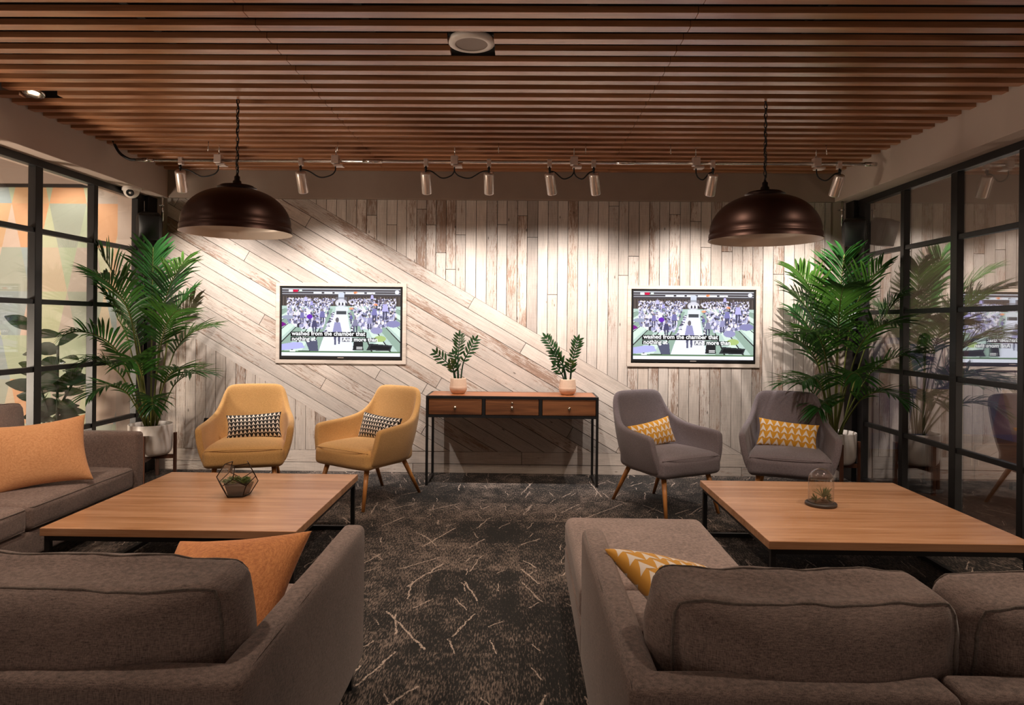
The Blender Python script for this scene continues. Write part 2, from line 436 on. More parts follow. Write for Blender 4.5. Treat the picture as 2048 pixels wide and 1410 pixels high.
# ------------------------------------------------------------------ room shell
XL, XR, YB, YF = -3.62, 3.17, 6.6, -.4          # glass planes, plank wall; shell left open behind the camera to admit ambient light
XS, XT = -3.43, 2.97                              # faces of the soffits
ZS, ZC = 2.635, 2.90                              # soffit underside, underside of the ceiling slats

b = MB(); b.box((XL-.03, YF, -.1), (XR+.03, YB+.02, 0)); struct(b.build('floor', M['carpet']))
b = MB(); b.box((-7.2, YF, -.1), (XL-.03, YB+.1, -.002)); b.box((XR+.03, YF, -.1), (6.8, YB+.1, -.002))
struct(b.build('floor', M['sidefloor']))

# plank wall: every board a real slab, clipped to the diagonal band or the upright fields either side of it
def clip(poly, n, d):
    out = []
    for i in range(len(poly)):
        p, q = poly[i], poly[(i+1) % len(poly)]
        a = p[0]*n[0]+p[1]*n[1]-d; c = q[0]*n[0]+q[1]*n[1]-d
        if a <= 0: out.append(p)
        if a*c < 0:
            t = a/(a-c); out.append((p[0]+(q[0]-p[0])*t, p[1]+(q[1]-p[1])*t))
    return out
HOLES = [(-1.750-.617, -1.750+.617, 1.446-.388, 1.446+.372), (1.649-.617, 1.649+.617, 1.447-.388, 1.447+.372)]
def plank_wall():
    bm = bmesh.new(); uv = bm.loops.layers.uv.new('UVMap'); ed = bm.loops.layers.uv.new('edge')
    cl = bm.loops.layers.float_color.new('tone'); rnd = random.Random(11)
    x0, x1, z0, z1 = -3.455, 2.955, .21, 2.65
    def line(p, q):
        d = Vector((q[0]-p[0], q[1]-p[1])).normalized(); n = Vector((-d.y, d.x))   # n points up-right side
        return n, n.dot(Vector(p)), d
    nu, du, dirv = line((-2.083, 2.636), (.953, .891))
    nl, dl, _ = line((-3.066, 1.213), (-1.916, .535))
    if nu.y < 0: nu, du = -nu, -du
    if nl.y < 0: nl, dl = -nl, -dl
    rect = [((-1, 0), -x0), ((1, 0), x1), ((0, -1), -z0), ((0, 1), z1)]
    def board(o, d, a0, a1, c0, c1, planes, dark=0):
        n = Vector((-d.y, d.x)); g = .0024
        poly = [tuple(o + d*a + n*c) for a, c in ((a0+g, c0+g), (a1-g, c0+g), (a1-g, c1-g), (a0+g, c1-g))]
        for pn, pd in planes:
            poly = clip(poly, pn, pd)
            if len(poly) < 3: return
        y = YB - .014 + rnd.random()*.004
        ru, rv = rnd.random()*40, rnd.random()*40
        col = (min(1, max(.25, rnd.gauss(.78, .17))), rnd.random() if rnd.random() < .8 else 1.25, max(0, rnd.gauss(.3, .3)), 1)
        if dark: col = (dark, .2, 0, 1)
        pieces = [poly]
        for hx0, hx1, hz0, hz1 in HOLES:               # the boards are cut round the television recesses
            new = []
            for pp in pieces:
                if max(p[0] for p in pp) <= hx0 or min(p[0] for p in pp) >= hx1 or max(p[1] for p in pp) <= hz0 or min(p[1] for p in pp) >= hz1: new.append(pp); continue
                band = clip(clip(pp, (0, -1), -hz0), (0, 1), hz1)
                for q in (clip(pp, (0, 1), hz0), clip(pp, (0, -1), -hz1), clip(band, (1, 0), hx0) if len(band) > 2 else [], clip(band, (-1, 0), -hx1) if len(band) > 2 else []):
                    if len(q) > 2: new.append(q)
            pieces = new
        for pp in pieces: slab(pp, o, d, n, c0, c1, y, ru, rv, col)
    def slab(poly, o, d, n, c0, c1, y, ru, rv, col):
        area = abs(sum(poly[i-1][0]*poly[i][1]-poly[i][0]*poly[i-1][1] for i in range(len(poly))))/2
        if area < 2e-4: return
        fv = [bm.verts.new((p[0], y, p[1])) for p in poly]; bv = [bm.verts.new((p[0], YB, p[1])) for p in poly]
        fs = [(bm.faces.new(fv), 1)]
        for i in range(len(poly)):
            j = (i+1) % len(poly); fs.append((bm.faces.new((fv[i], bv[i], bv[j], fv[j])), 0))
        for f, fr in fs:
            for l in f.loops:
                p = Vector((l.vert.co.x, l.vert.co.z)) - o; a, c = p.dot(d), p.dot(n)
                l[uv].uv = (a+ru, c+rv); l[ed].uv = (a, (c-c0)/(c1-c0)); l[cl] = col
    up = Vector((0, 1))
    # upright boards, above and below the band
    for planes, seed in (([(-nu, -du)], 1), ([(nl, dl)], 2)):
        x = x0
        while x < x1:
            w = rnd.choice((.094, .098, .102, .098)); z = z0 - rnd.random()*1.2
            while z < z1:
                L = rnd.uniform(2.4, 4.2)
                dk = 0
                if seed == 1 and abs(x-.02) < .05: dk = .3
                board(Vector((x, 0)), up, z, z+L, -w, 0, rect+planes, dk); z += L
            x += w
    # the diagonal band
    c = dl - .35
    while c < du:
        w = rnd.choice((.112, .118, .122)); a = -6 - rnd.random()*2
        if c + w > du - .05: w = du - c
        base = nl*0
        while a < 7:
            L = rnd.uniform(1.5, 3.8)
            board(Vector((0, 0)), dirv, a, a+L, c, c+w, rect+[(nu, du), (-nl, -dl)]); a += L
        c += w
    # two level boards at the foot
    for za, zb in ((.0, .088), (.088, .21)):
        a = x0 - rnd.random()*1.5
        while a < x1:
            L = rnd.uniform(1.4, 2.6); board(Vector((0, 0)), Vector((1, 0)), a, a+L, za, zb, [rect[0], rect[1]]); a += L
    bmesh.ops.recalc_face_normals(bm, faces=bm.faces)
    # dark backing seen in the joints
    for f in bm.faces: f.material_index = 0
    v = [bm.verts.new(p) for p in ((x0, YB-.001, 0), (x1, YB-.001, 0), (x1, YB-.001, z1), (x0, YB-.001, z1))]
    f = bm.faces.new(v); f.material_index = 1
    me = bpy.data.meshes.new('wall_back'); bm.to_mesh(me); bm.free()
    me.materials.append(M['planks']); me.materials.append(M['gap'])
    o = bpy.data.objects.new('wall_back', me); COL.objects.link(o); return struct(o)
plank_wall()
b = MB(); b.box((-3.95, YB, 0), (3.35, YB+.12, 3.2)); struct(b.build('wall_back', M['paint']))
b = MB(); b.box((XS, YB-.06, ZS), (XT, YB-.001, 3.2)); struct(b.build('trim_1', M['fascia'], bevel=.004))       # fascia over the boards
# soffits either side
b = MB(); b.box((XL-.25, YF, ZS), (XS, YB-.001, 3.2)); struct(b.build('trim_2', M['paint'], bevel=.004))
b = MB(); b.box((XT, YF, ZS), (XR+.25, YB-.001, 3.2)); struct(b.build('trim_3', M['paint'], bevel=.004))
# walls that close the place
b = MB(); b.box((-7.3, YF, 0), (-7.2, YB+.1, 3.2)); struct(b.build('wall_far_left', M['sidewall']))
b = MB(); b.box((6.8, YF, 0), (6.9, YB+.1, 3.2)); struct(b.build('wall_far_right', M['sidewall']))
b = MB(); b.box((-7.3, YF-.1, 2.05), (6.9, YF, 3.2)); struct(b.build('light_baffle', M['paint']))                     # unseen beam added behind the camera to limit the ambient light
# painted end walls of the side rooms
b = MB(); b.box((-7.2, YB, .12), (-3.95, YB+.1, 2.75)); struct(b.build('wall_left', M['mural']))
b = MB(); b.box((-7.2, YB-.01, 2.75), (-3.95, YB+.1, 3.2)); b.mi = 1; b.box((-7.2, YB-.02, 2.735), (-3.95, YB, 2.765)); b.mi = 2; b.box((-7.2, YB-.015, 0), (-3.95, YB+.1, .12))
struct(b.build('trim_4', [M['sidewall'], M['black'], M['skirtwood']]))
b = MB(); b.box((3.35, YB, .28), (6.8, YB+.1, 1.35)); b.mi = 1; b.box((3.35, YB, 1.35), (6.8, YB+.1, 3.2)); b.mi = 2; b.box((3.35, YB-.015, 0), (6.8, YB+.1, .28))
struct(b.build('wall_right', [M['mural2'], M['sidewall'], M['skirtwood']]))
b = MB(); b.box((-7.2, YF, 3.05), (XL-.25, YB, 3.2)); b.box((XR+.25, YF, 3.05), (6.8, YB, 3.2)); struct(b.build('ceiling', M['sidewall']))

# slatted ceiling: battens 60 x 40 mm at 149 mm centres under a black void
def slat_ceiling():
    b = MB(); rnd = random.Random(3)
    joints = [XS, -1.32, .807, XT]
    y = 3.329
    while y - .1493 > YF: y -= .1493
    cuts = {0: [(-.393, -.155)], 1: [(-.393, -.155)]}
    k = 0
    while y < YB - .07:
        gaps = []
        if 3.40 < y < 3.66: gaps.append((-.395, -.157))             # square opening for the round grille
        if 4.20 < y < 4.34: gaps.append((-3.39, -3.27))
        if 4.34 < y < 4.50: gaps.append((-3.27, -3.02))
        xs = [XS-.0]
        segs = []
        for a, c in zip(joints, joints[1:]):
            s0, s1 = a + (.0012 if a != XS else 0), c - (.0012 if c != XT else 0)
            parts = [(s0, s1)]
            for g0, g1 in gaps:
                new = []
                for p, q in parts:
                    if g1 <= p or g0 >= q: new.append((p, q)); continue
                    if g0 > p: new.append((p, g0))
                    if g1 < q: new.append((g1, q))
                parts = new
            segs += parts
        for s0, s1 in segs:
            b.box((s0, y, ZC), (s1, y+.064, ZC+.031))
        y += .1493
    b.mi = 1
    b.box((XS-.02, YF, ZC+.12), (XT+.02, YB, ZC+.2))
    # carriers the battens hang from
    b.mi = 1
    for x in (-2.9, -1.9, -.8, .3, 1.4, 2.5): b.box((x, YF, ZC+.031), (x+.04, YB-.07, ZC+.08))
    return struct(b.build('ceiling', [M['slat'], M['void']], bevel=.0015))
slat_ceiling()

# steel-framed glass partitions
YM = [6.37 - .676*k for k in range(14)]
def partition(name, X, s, gm):
    b = MB(); w = .027
    b.box((X-.03, YF, ZS-.055), (X+.03, 6.44, ZS)); b.box((X-.03, YF, 0), (X+.03, 6.44, .06))
    for i, y in enumerate(YM):
        h = .055 if i == 0 else (.038 if i == 2 else w)
        b.box((X-.03, y-h, .06), (X+.03, y+h, ZS-.055))
    for z in (2.108, 1.580, 1.075, .56): b.box((X-.022, YF, z-.019), (X+.022, 6.37, z+.019))
    o = struct(b.build(name, M['black'], bevel=.003))
    g = MB(); g.box((X-.004, YF, .05), (X+.004, 6.37, ZS-.04)); g.build('glass_pane', gm, o)
    return o
partition('window_1', XL, 1, M['glass']); partition('window_2', XR, -1, M['glassr'])
# uprights at the room corners beside the boards
b = MB(); b.box((-3.60, 6.44, 0), (-3.56, YB, ZS)); b.box((3.10, 6.44, 0), (3.15, YB, ZS)); struct(b.build('trim_5', M['black'], bevel=.003))

# ------------------------------------------------------------------ light
def spot(name, loc, target, power, size, blend=.9, col=(1, .86, .72), rad=.03):
    l = bpy.data.lights.new(name, 'SPOT'); l.energy = power; l.spot_size = math.radians(size); l.spot_blend = blend
    l.color = col; l.shadow_soft_size = rad
    o = bpy.data.objects.new(name, l); COL.objects.link(o); o.location = loc
    o.rotation_euler = (Vector(target)-Vector(loc)).to_track_quat('-Z', 'Y').to_euler(); return o
w = bpy.data.worlds.new('world'); SC.world = w; w.use_nodes = True
w.node_tree.nodes['Background'].inputs[0].default_value = (1, .82, .66, 1); w.node_tree.nodes['Background'].inputs[1].default_value = WORLD
vs = SC.view_settings; vs.view_transform = 'Standard'; vs.look = 'None'; vs.gamma = 1; vs.exposure = 0; vs.use_curve_mapping = False
cy = SC.cycles; cy.max_bounces = 8; cy.diffuse_bounces = 4; cy.glossy_bounces = 4; cy.transmission_bounces = 6; cy.transparent_max_bounces = 24
cy.caustics_reflective = False; cy.caustics_refractive = False; cy.sample_clamp_indirect = 4.0; cy.use_denoising = True
# unseen fill spots added above the seating to brighten the room
WARM = (1, .80, .62)
for x, y, p in ((-2.9, 3.3, 110), (-.7, 3.9, 110), (.5, 3.9, 110), (2.4, 3.4, 110), (-1.9, 2.5, 110), (1.8, 2.5, 110)):
    spot('downlight', (x, y, 2.86), (x, y+.25, 0), p, 120, 1.0, WARM, .06)
for x in (-6.2, -5.2, -4.35): spot('mural_washer', (x, 6.05, 2.98), (x, 6.6, 1.6), 34, 95, .6, (1, .92, .82), .04)
spot('side_room_fill', (-5.2, 3.5, 3.0), (-5.0, 4.2, 0), 30, 130, 1, (1, .88, .74), .1)  # unseen fill spot added to brighten the left room
def lamp(name, loc, power, rad, col):
    l = bpy.data.lights.new(name, 'POINT'); l.energy = power; l.color = col; l.shadow_soft_size = rad
    o = bpy.data.objects.new(name, l); COL.objects.link(o); o.location = loc
lamp('ceiling_fill', (-5.2, 3.3, .7), 420, .35, (1, .84, .68))      # unseen point lights added in the side rooms to lift ceiling and soffits
lamp('ceiling_fill', (5.3, 3.0, .6), 110, .35, (1, .82, .66))
spot('side_room_fill', (5.2, 4.5, 3.0), (4.6, 6.4, .6), 60, 110, 1, WARM, .1)  # unseen fill spot added to bring up the right room's mural
# ------------------------------------------------------------------ coffee tables
def coffee_table(loc, label):
    """local origin: centre of the table on the floor; 1.32 m square"""
    t = thing('coffee_table', loc, label, 'coffee table', group='oak coffee tables')
    h = .66
    b = MB(); b.box((-h, -h, .338), (h, h, .38)); b.build('tabletop', M['table'], t, bevel=.003)
    q = h - .028; s = .0135
    for sx in (-1, 1):
        for sy in (-1, 1):
            b = MB(); b.box((sx*q-s, sy*q-s, .0), (sx*q+s, sy*q+s, .338)); b.build('leg', M['black'], t, bevel=.001)
    for z, nm in ((.311, 'top_rail'), (.0, 'floor_rail')):
        for sg in (-1, 1):
            b = MB(); b.box((-q+s, sg*q-s, z), (q-s, sg*q+s, z+.027)); b.build(nm, M['black'], t, bevel=.001)
            b = MB(); b.box((sg*q-s, -q+s, z), (sg*q+s, q-s, z+.027)); b.build(nm, M['black'], t, bevel=.001)
    return t
coffee_table((-1.80, 4.12, 0), 'oak coffee table on thin black steel frame under the pendant with geometric terrarium on it')
coffee_table((1.90, 4.07, 0), 'oak coffee table on thin black steel frame carrying the glass bell jar')

# ------------------------------------------------------------------ sofas
def edge_pipe(b, sx, sy, sz, r, M4, z):
    pts = []
    hx, hy = sx/2-.004, sy/2-.004
    for cx, cy, a0 in ((hx-r, hy-r, 0), (-hx+r, hy-r, 90), (-hx+r, -hy+r, 180), (hx-r, -hy+r, 270)):
        for k in range(5):
            a = math.radians(a0+k*22.5); pts.append(M4 @ Vector((cx+r*math.cos(a), cy+r*math.sin(a), z)))
    pts.append(pts[0]); b.tube(pts, .0035, 6, caps=False)
def sofa(loc, rz, label, W, D, seats, backs, ah=.64, arms=(1, 1), at=.088, bt=.115, chaise=None, split=None, seat_top=.405):
    """local: x along the width from 0 to W, back at y=0, front at y=D"""
    t = thing('sofa', loc, label, 'sofa', rz)
    m = M['sofa']
    # low back and arms, mitred into one upholstered rim, 107 mm off the floor
    xs = [0] + ([split] if split else []) + [W]
    for a, c in zip(xs, xs[1:]):
        b = MB(); L = c-a-.006
        b.soft((L, bt, ah-.107), .022, (0, .008, .004), 10, TR((a+c)/2, bt/2, (ah+.107)/2), .002, 3, 6)
        o = b.build('back', m, t)
        p = MB(); p.tube([(a+.02, .012, ah-.008), (c-.02, .012, ah-.008)], .0035, 6); p.build('seam', M['sofad'], o)
    for i, (x, on) in enumerate(((0, arms[0]), (W-at, arms[1]))):
        if not on: continue
        b = MB(); b.soft((at, D-.004, ah-.107), .026, (.006, 0, .004), 10, TR(x+at/2, D/2, (ah+.107)/2), .002, i+5, 6)
        o = b.build('arm', m, t)
        xo = x+.012 if i == 0 else x+at-.012
        p = MB(); p.tube([(xo, .03, ah-.008), (xo, D-.035, ah-.008), (xo, D-.01, ah-.03), (xo, D-.004, .15)], .0035, 6); p.build('seam', M['sofad'], o)
    x0 = at if arms[0] else 0; x1 = W-at if arms[1] else W
    b = MB(); b.soft((x1-x0-.004, D-bt-.02, .15), .02, M=TR((x0+x1)/2, bt+(D-bt-.02)/2, .107+.075)); b.build('base', m, t)
    for (a, c, y1) in seats:
        zc = seat_top-.15
        b = MB(); sx, sy = c-a-.008, y1-bt-.02
        b.soft((sx, sy, .15), .035, (0, .012, .018), 10, TR((a+c)/2, bt+.01+sy/2, zc+.075), .003, a*3, 4)
        o = b.build('seat_cushion', m, t)
        p = MB()
        for z in (zc+.134, zc+.018): edge_pipe(p, sx-.012, sy+.004, .15, .03, TR((a+c)/2, bt+.01+sy/2, 0), z)
        p.build('piping', M['sofad'], o)
    if chaise:
        a, c, y0, y1 = chaise
        b = MB(); b.soft((c-a, y1-y0, .15), .02, M=TR((a+c)/2, (y0+y1)/2, .182)); b.build('chaise_base', m, t)
        b = MB(); b.soft((c-a+.004, y1-y0, .155), .045, (0, 0, .012), 10, TR((a+c)/2, (y0+y1)/2, seat_top-.075), .003, 9, 4); b.build('chaise_cushion', m, t)
    for (a, c, hgt, tilt, thick, yb, seed) in backs:
        b = MB(); L = c-a
        Mx = TR((a+c)/2, yb+thick/2, seat_top+hgt/2-.01, rx=tilt)
        kw = dict(r=.048, puff=(.045, .105, -.02), wr=.015, seed=seed, wf=4.8); sz = (L, thick, hgt)
        b.soft(sz, n=14, M=Mx, **kw)
        o = b.build('back_cushion', m, t)
        p = MB()
        for sgn in (-1, 1):
            yy = sgn*(thick/2-.012)
            loop = [(-L/2, v) for v in np.linspace(-hgt/2, hgt/2, 12)] + [(u, hgt/2) for u in np.linspace(-L/2, L/2, 30)[1:-1]] + [(L/2, v) for v in np.linspace(hgt/2, -hgt/2, 12)]
            p.tube([soft_map((u, yy, v), sz, M=Mx, **kw) for u, v in loop], .004, 6)
        p.build('piping', M['sofad'], o)
    ys = [.05, D-.05]; lx = [.05, W-.05]
    for x in lx:
        for y in ys:
            b = MB(); b.box((x-.014, y-.014, 0), (x+.014, y+.014, .11)); b.build('leg', M['black'], t)
    if chaise:
        for x in (chaise[0]+.05, chaise[1]-.05):
            b = MB(); b.box((x-.014, chaise[3]-.07, 0), (x+.014, chaise[3]-.04, .11)); b.build('leg', M['black'], t)
    return t
# sofa seen from behind at the lower left; its right arm runs towards the wall
sofa((-2.62, 1.505, 0), 0, 'grey brown sofa seen from behind, orange cushion tucked inside its tall right arm', 2.0, 1.235,
     [(.09, 1.0, 1.235), (1.0, 1.91, 1.235)], [(.16, .985, .425, .10, .23, .17, 1), (1.02, 1.885, .415, .10, .23, .155, 2)])
# sofa with chaise seen from behind at the lower right
sofa((.245, 1.505, 0), 0, 'grey brown chaise sofa seen from behind with a yellow patterned cushion in its corner', 2.1, 1.22,
     [(.09, .735, 1.22), (.735, 1.39, 1.22), (1.39, 2.01, 1.22)], [(.13, .815, .405, .10, .23, .155, 4), (.865, 1.58, .395, .10, .23, .165, 5)],
     chaise=(0, .73, 1.215, 2.21), split=.735)
# sofa along the left glass, facing into the room
sofa((-3.56, 4.90, 0), -PI/2, 'grey brown sofa along the left glass wall with a peach cushion on it', 2.28, .84,
     [(.10, 1.14, .84), (1.14, 2.18, .84)], [(.42, 1.30, .50, .16, .20, .10, 7), (1.31, 2.17, .50, .16, .20, .10, 8)], at=.10, bt=.10, ah=.65, seat_top=.41)

# ------------------------------------------------------------------ scatter cushions
def cushion(name, w, h, t_, m, loc, rot, label, cat='cushion', seed=0, pinch=.09, piping=None):
    b = MB(); b.pillow(w, h, t_, None, pinch, 20, seed)
    o = b.build(name, m); o.location = loc; o.rotation_euler = rot
    return tag(o, label, cat)
# local: x width, y height, z out of the face; rotated upright by rx=90
def up(yaw, lean, roll=0):
    """faces -Y, then turned by yaw about Z, leaning back by lean, rolled in its own plane"""
    return (Matrix.Rotation(yaw, 3, 'Z') @ Matrix.Rotation(PI/2-lean, 3, 'X') @ Matrix.Rotation(roll, 3, 'Z')).to_euler()
R = math.radians
cushion('throw_cushion', .56, .43, .16, M['peach'], (-2.985, 4.17, .615), up(R(40), R(20), R(4)), 'plain peach throw cushion on the seat of the left sofa', seed=1, pinch=.10)
def propped(name, w, h, t_, m, corner, e1, e2, label, seed):
    """a cushion given by one corner and its two edge directions"""
    e1 = Vector(e1).normalized(); e2 = Vector(e2); e2 = (e2-e1*e1.dot(e2)).normalized()
    n = e1.cross(-e2); c = Vector(corner) + e1*w/2 + e2*h/2
    rot = Matrix((e1, -e2, n)).transposed()
    if rot.determinant() < 0: rot = Matrix((e1, -e2, -n)).transposed()
    return cushion(name, w, h, t_, m, c, rot.to_euler(), label, seed=seed)
propped('throw_cushion', .54, .46, .15, M['orange'], (-.765, 2.50, .680), (-.97, .15, -.13), (0, -.8, -.58), 'orange basketweave throw cushion propped on the arm of the lower left sofa', 2)
propped('throw_cushion', .48, .46, .15, M['yarrow2'], (.300, 2.42, .655), (.905, .302, -.302), (.283, -.95, -.1), 'yellow and white arrow patterned cushion in the corner of the chaise sofa', 3)

# ------------------------------------------------------------------ armchairs
def shell_mesh():
    top = [(0,.40,.925),(.16,.398,.924),(.235,.39,.912),(.268,.36,.865),(.29,.315,.785),(.318,.235,.70),(.352,.13,.662),(.366,-.02,.645),(.376,-.15,.640),(.380,-.24,.634),(.380,-.285,.628),(.377,-.305,.612)]
    bot = [(0,.255,.325),(.10,.255,.325),(.165,.25,.325),(.21,.235,.325),(.248,.205,.325),(.275,.15,.325),(.296,.06,.325),(.305,-.06,.325),(.309,-.17,.325),(.309,-.25,.325),(.307,-.31,.326),(.305,-.34,.33)]
    n = len(top); cols = []
    for i in range(-(n-1), n):
        k = abs(i); s = 1 if i >= 0 else -1; T, B = top[k], bot[k]
        col = []
        for j in range(8):
            f = j/7; e = f**.85; bulge = math.sin(PI*f)*.014
            x = B[0]+(T[0]-B[0])*e; y = B[1]+(T[1]-B[1])*e; z = B[2]+(T[2]-B[2])*f
            d = Vector((x, y, 0)); d = d.normalized() if d.length > .01 else Vector((0, 1, 0))
            if k < 3: d = Vector((0, 1, 0))
            col.append(Vector((s*(x+d.x*bulge), y+d.y*bulge, z)))
        cols.append(col)
    b = MB(); V = [[b.bm.verts.new(p) for p in c] for c in cols]
    for a, c in zip(V, V[1:]):
        for j in range(7): b.face([a[j], c[j], c[j+1], a[j+1]], smooth=True)
    return b
def armchair(loc, rz, label, group, fm, first=True):
    t = thing('armchair', loc, label, 'armchair', rz, group)
    o = shell_mesh().build('shell', fm, t)
    o.data.transform(Matrix.Diagonal((.97, .92, .97, 1))); o.data.transform(Matrix.Translation((0, 0, .008)))
    s = o.modifiers.new('thick', 'SOLIDIFY'); s.thickness = .05; s.offset = 1 if False else -1; s.use_even_offset = False
    d = o.modifiers.new('smooth', 'SUBSURF'); d.levels = 2; d.render_levels = 2
    b = MB()
    # seat: trapezoid pad with a crowned top and a rounded front
    b.soft((.605, .60, .155), .045, (0, .012, .022), 10, None, .002, 1)
    for v in b.bm.verts:
        y = v.co.y; v.co.x *= 1.0 - .20*max(0, (y+.30)/.60)**1.5
        if y < -.2: v.co.z -= .012*((-.2-y)/.1)
    bmesh.ops.translate(b.bm, verts=b.bm.verts, vec=(0, -.042, .390))
    o = b.build('seat', fm, t)
    p = MB(); p.tube(spline([(-.285, -.325, .442), (-.15, -.348, .450), (0, -.354, .452), (.15, -.348, .450), (.285, -.325, .442)], 5), .004, 6); p.build('piping', fm, o)
    b = MB(); b.soft((.44, .44, .05), .02, M=TR(0, -.06, .318)); b.build('underframe', fm, t)
    for sx in (-1, 1):
        b = MB(); b.tube([(sx*.215, -.26, .33), (sx*.26, -.345, 0)], [.021, .0125], 14); b.build('leg', M['legwood'], t)
        b = MB(); b.tube([(sx*.17, .19, .33), (sx*.215, .365, 0)], [.021, .0125], 14); b.build('leg', M['legwood'], t)
    return t
YG, GG = 'mustard armchairs', 'mauve grey armchairs'
A = armchair((-2.235, 5.60, 0), R(14), 'mustard yellow armchair standing between the left palm and the second mustard armchair', YG, M['mustard'])
B_ = copy_tree(A, (-1.235, 5.62, 0), R(-32), 'mustard yellow armchair turned sideways next to the console table', YG)
C_ = armchair((1.135, 5.46, 0), R(29), 'mauve grey armchair turned sideways next to the console table', GG, M['greyw'])
D_ = copy_tree(C_, (2.13, 5.47, 0), R(-19), 'mauve grey armchair facing front beside the right palm', GG)
N_ = armchair((4.12, 4.82, 0), R(-150), 'dark navy armchair behind the right glass wall', None, M['navy'])
def lumbar(ch, rz, m, label, seed, dx=0, roll=0, w=.44, h=.215):
    Mx = Matrix.Translation(ch) @ Matrix.Rotation(rz, 4, 'Z') @ Matrix.Translation((dx, .10, .567)) @ Matrix.Rotation(PI/2-R(17), 4, 'X') @ Matrix.Rotation(roll, 4, 'Z')
    o = cushion('lumbar_cushion', w, h, .12, m, Mx.to_translation(), Mx.to_euler(), label, seed=seed, pinch=.075); return o
lumbar((-2.235, 5.60, 0), R(14), M['bwarrow'], 'black and white arrow patterned lumbar cushion on the front-facing mustard armchair', 3, .02, R(3))
lumbar((-1.235, 5.62, 0), R(-32), M['bwarrow'], 'black and white arrow patterned lumbar cushion on the sideways mustard armchair', 4, .0, R(-3))
lumbar((1.135, 5.46, 0), R(29), M['yarrow'], 'yellow and white arrow patterned lumbar cushion on the sideways grey armchair', 5, -.03, R(8))
lumbar((2.13, 5.47, 0), R(-19), M['yarrow'], 'yellow and white arrow patterned lumbar cushion on the grey armchair beside the palm', 6, .0, R(-5), .46, .225)

# ------------------------------------------------------------------ console table
def console():
    x0, x1, y0, y1 = -.848, .690, 6.07, 6.50; cx, cy = (x0+x1)/2, (y0+y1)/2
    t = thing('console_table', (cx, cy, 0), 'slim console table with three wooden drawers in a black steel frame against the plank wall', 'console table')
    w, d = (x1-x0)/2, (y1-y0)/2; s = .022
    for sx in (-1, 1):
        for sy in (-1, 1):
            b = MB(); b.box((min(sx*w, sx*(w-s)), min(sy*d, sy*(d-s)), 0), (max(sx*w, sx*(w-s)), max(sy*d, sy*(d-s)), .80)); b.build('leg', M['black'], t, bevel=.001)
        b = MB(); b.box((min(sx*w, sx*(w-s)), -d+s, 0), (max(sx*w, sx*(w-s)), d-s, s)); b.build('floor_rail', M['black'], t)
        b = MB()
        for z in (.778, .608): b.box((min(sx*w, sx*(w-s)), -d+s, z), (max(sx*w, sx*(w-s)), d-s, z+s))
        b.build('side_rail', M['black'], t)
        b = MB(); b.box((min(sx*(w-.004), sx*(w-s+.004)), -d+s, .63), (max(sx*(w-.004), sx*(w-s+.004)), d-s, .778)); b.build('side_panel', M['walnut'], t)
    for sy in (-1, 1):
        for z in (.778, .608):
            b = MB(); b.box((-w+s, min(sy*d, sy*(d-s)), z), (w-s, max(sy*d, sy*(d-s)), z+s)); b.build('front_rail' if sy < 0 else 'rear_rail', M['black'], t)
    b = MB(); b.box((-w+s, -d+s, .785), (w-s, d-s, .801)); b.build('tabletop', M['walnuttop'], t)
    b = MB(); b.box((-w+s, d-.018, .63), (w-s, d-.006, .778)); b.box((-w+s, -d+s, .612), (w-s, d-s, .622)); b.build('carcass', M['walnut'], t)
    pw = (2*w-2*s-2*.026)/3
    for k in range(3):
        a = -w+s+k*(pw+.026)
        if k: b = MB(); b.box((a-.026, -d+.001, .63), (a, -d+s, .778)); b.build('divider', M['black'], t)
        b = MB(); b.box((a+.004, -d+.004, .634), (a+pw-.004, -d+.022, .774)); b.box((a+.012, -d+.022, .64), (a+pw-.012, d-.06, .70))
        dr = b.build('drawer', M['walnut'], t, bevel=.0015)
        dr.location = (0, 0, 0)
        m = a+pw/2
        Mk = TR(m, -d+.004, .698, rx=PI/2)
        b = MB(); b.lathe([(.001, .034), (.010, .0335), (.0155, .028), (.0155, .022), (.010, .016), (.006, .010), (.008, .001)], 20, Mk); b.build('knob', M['brass'], dr)
        if k == 1:
            b = MB(); b.lathe([(.0005, .006), (.008, .0055), (.0105, .001)], 18, TR(m, -d+.004, .742, rx=PI/2)); b.build('keyhole_plate', M['brass'], dr)
    return t
console()
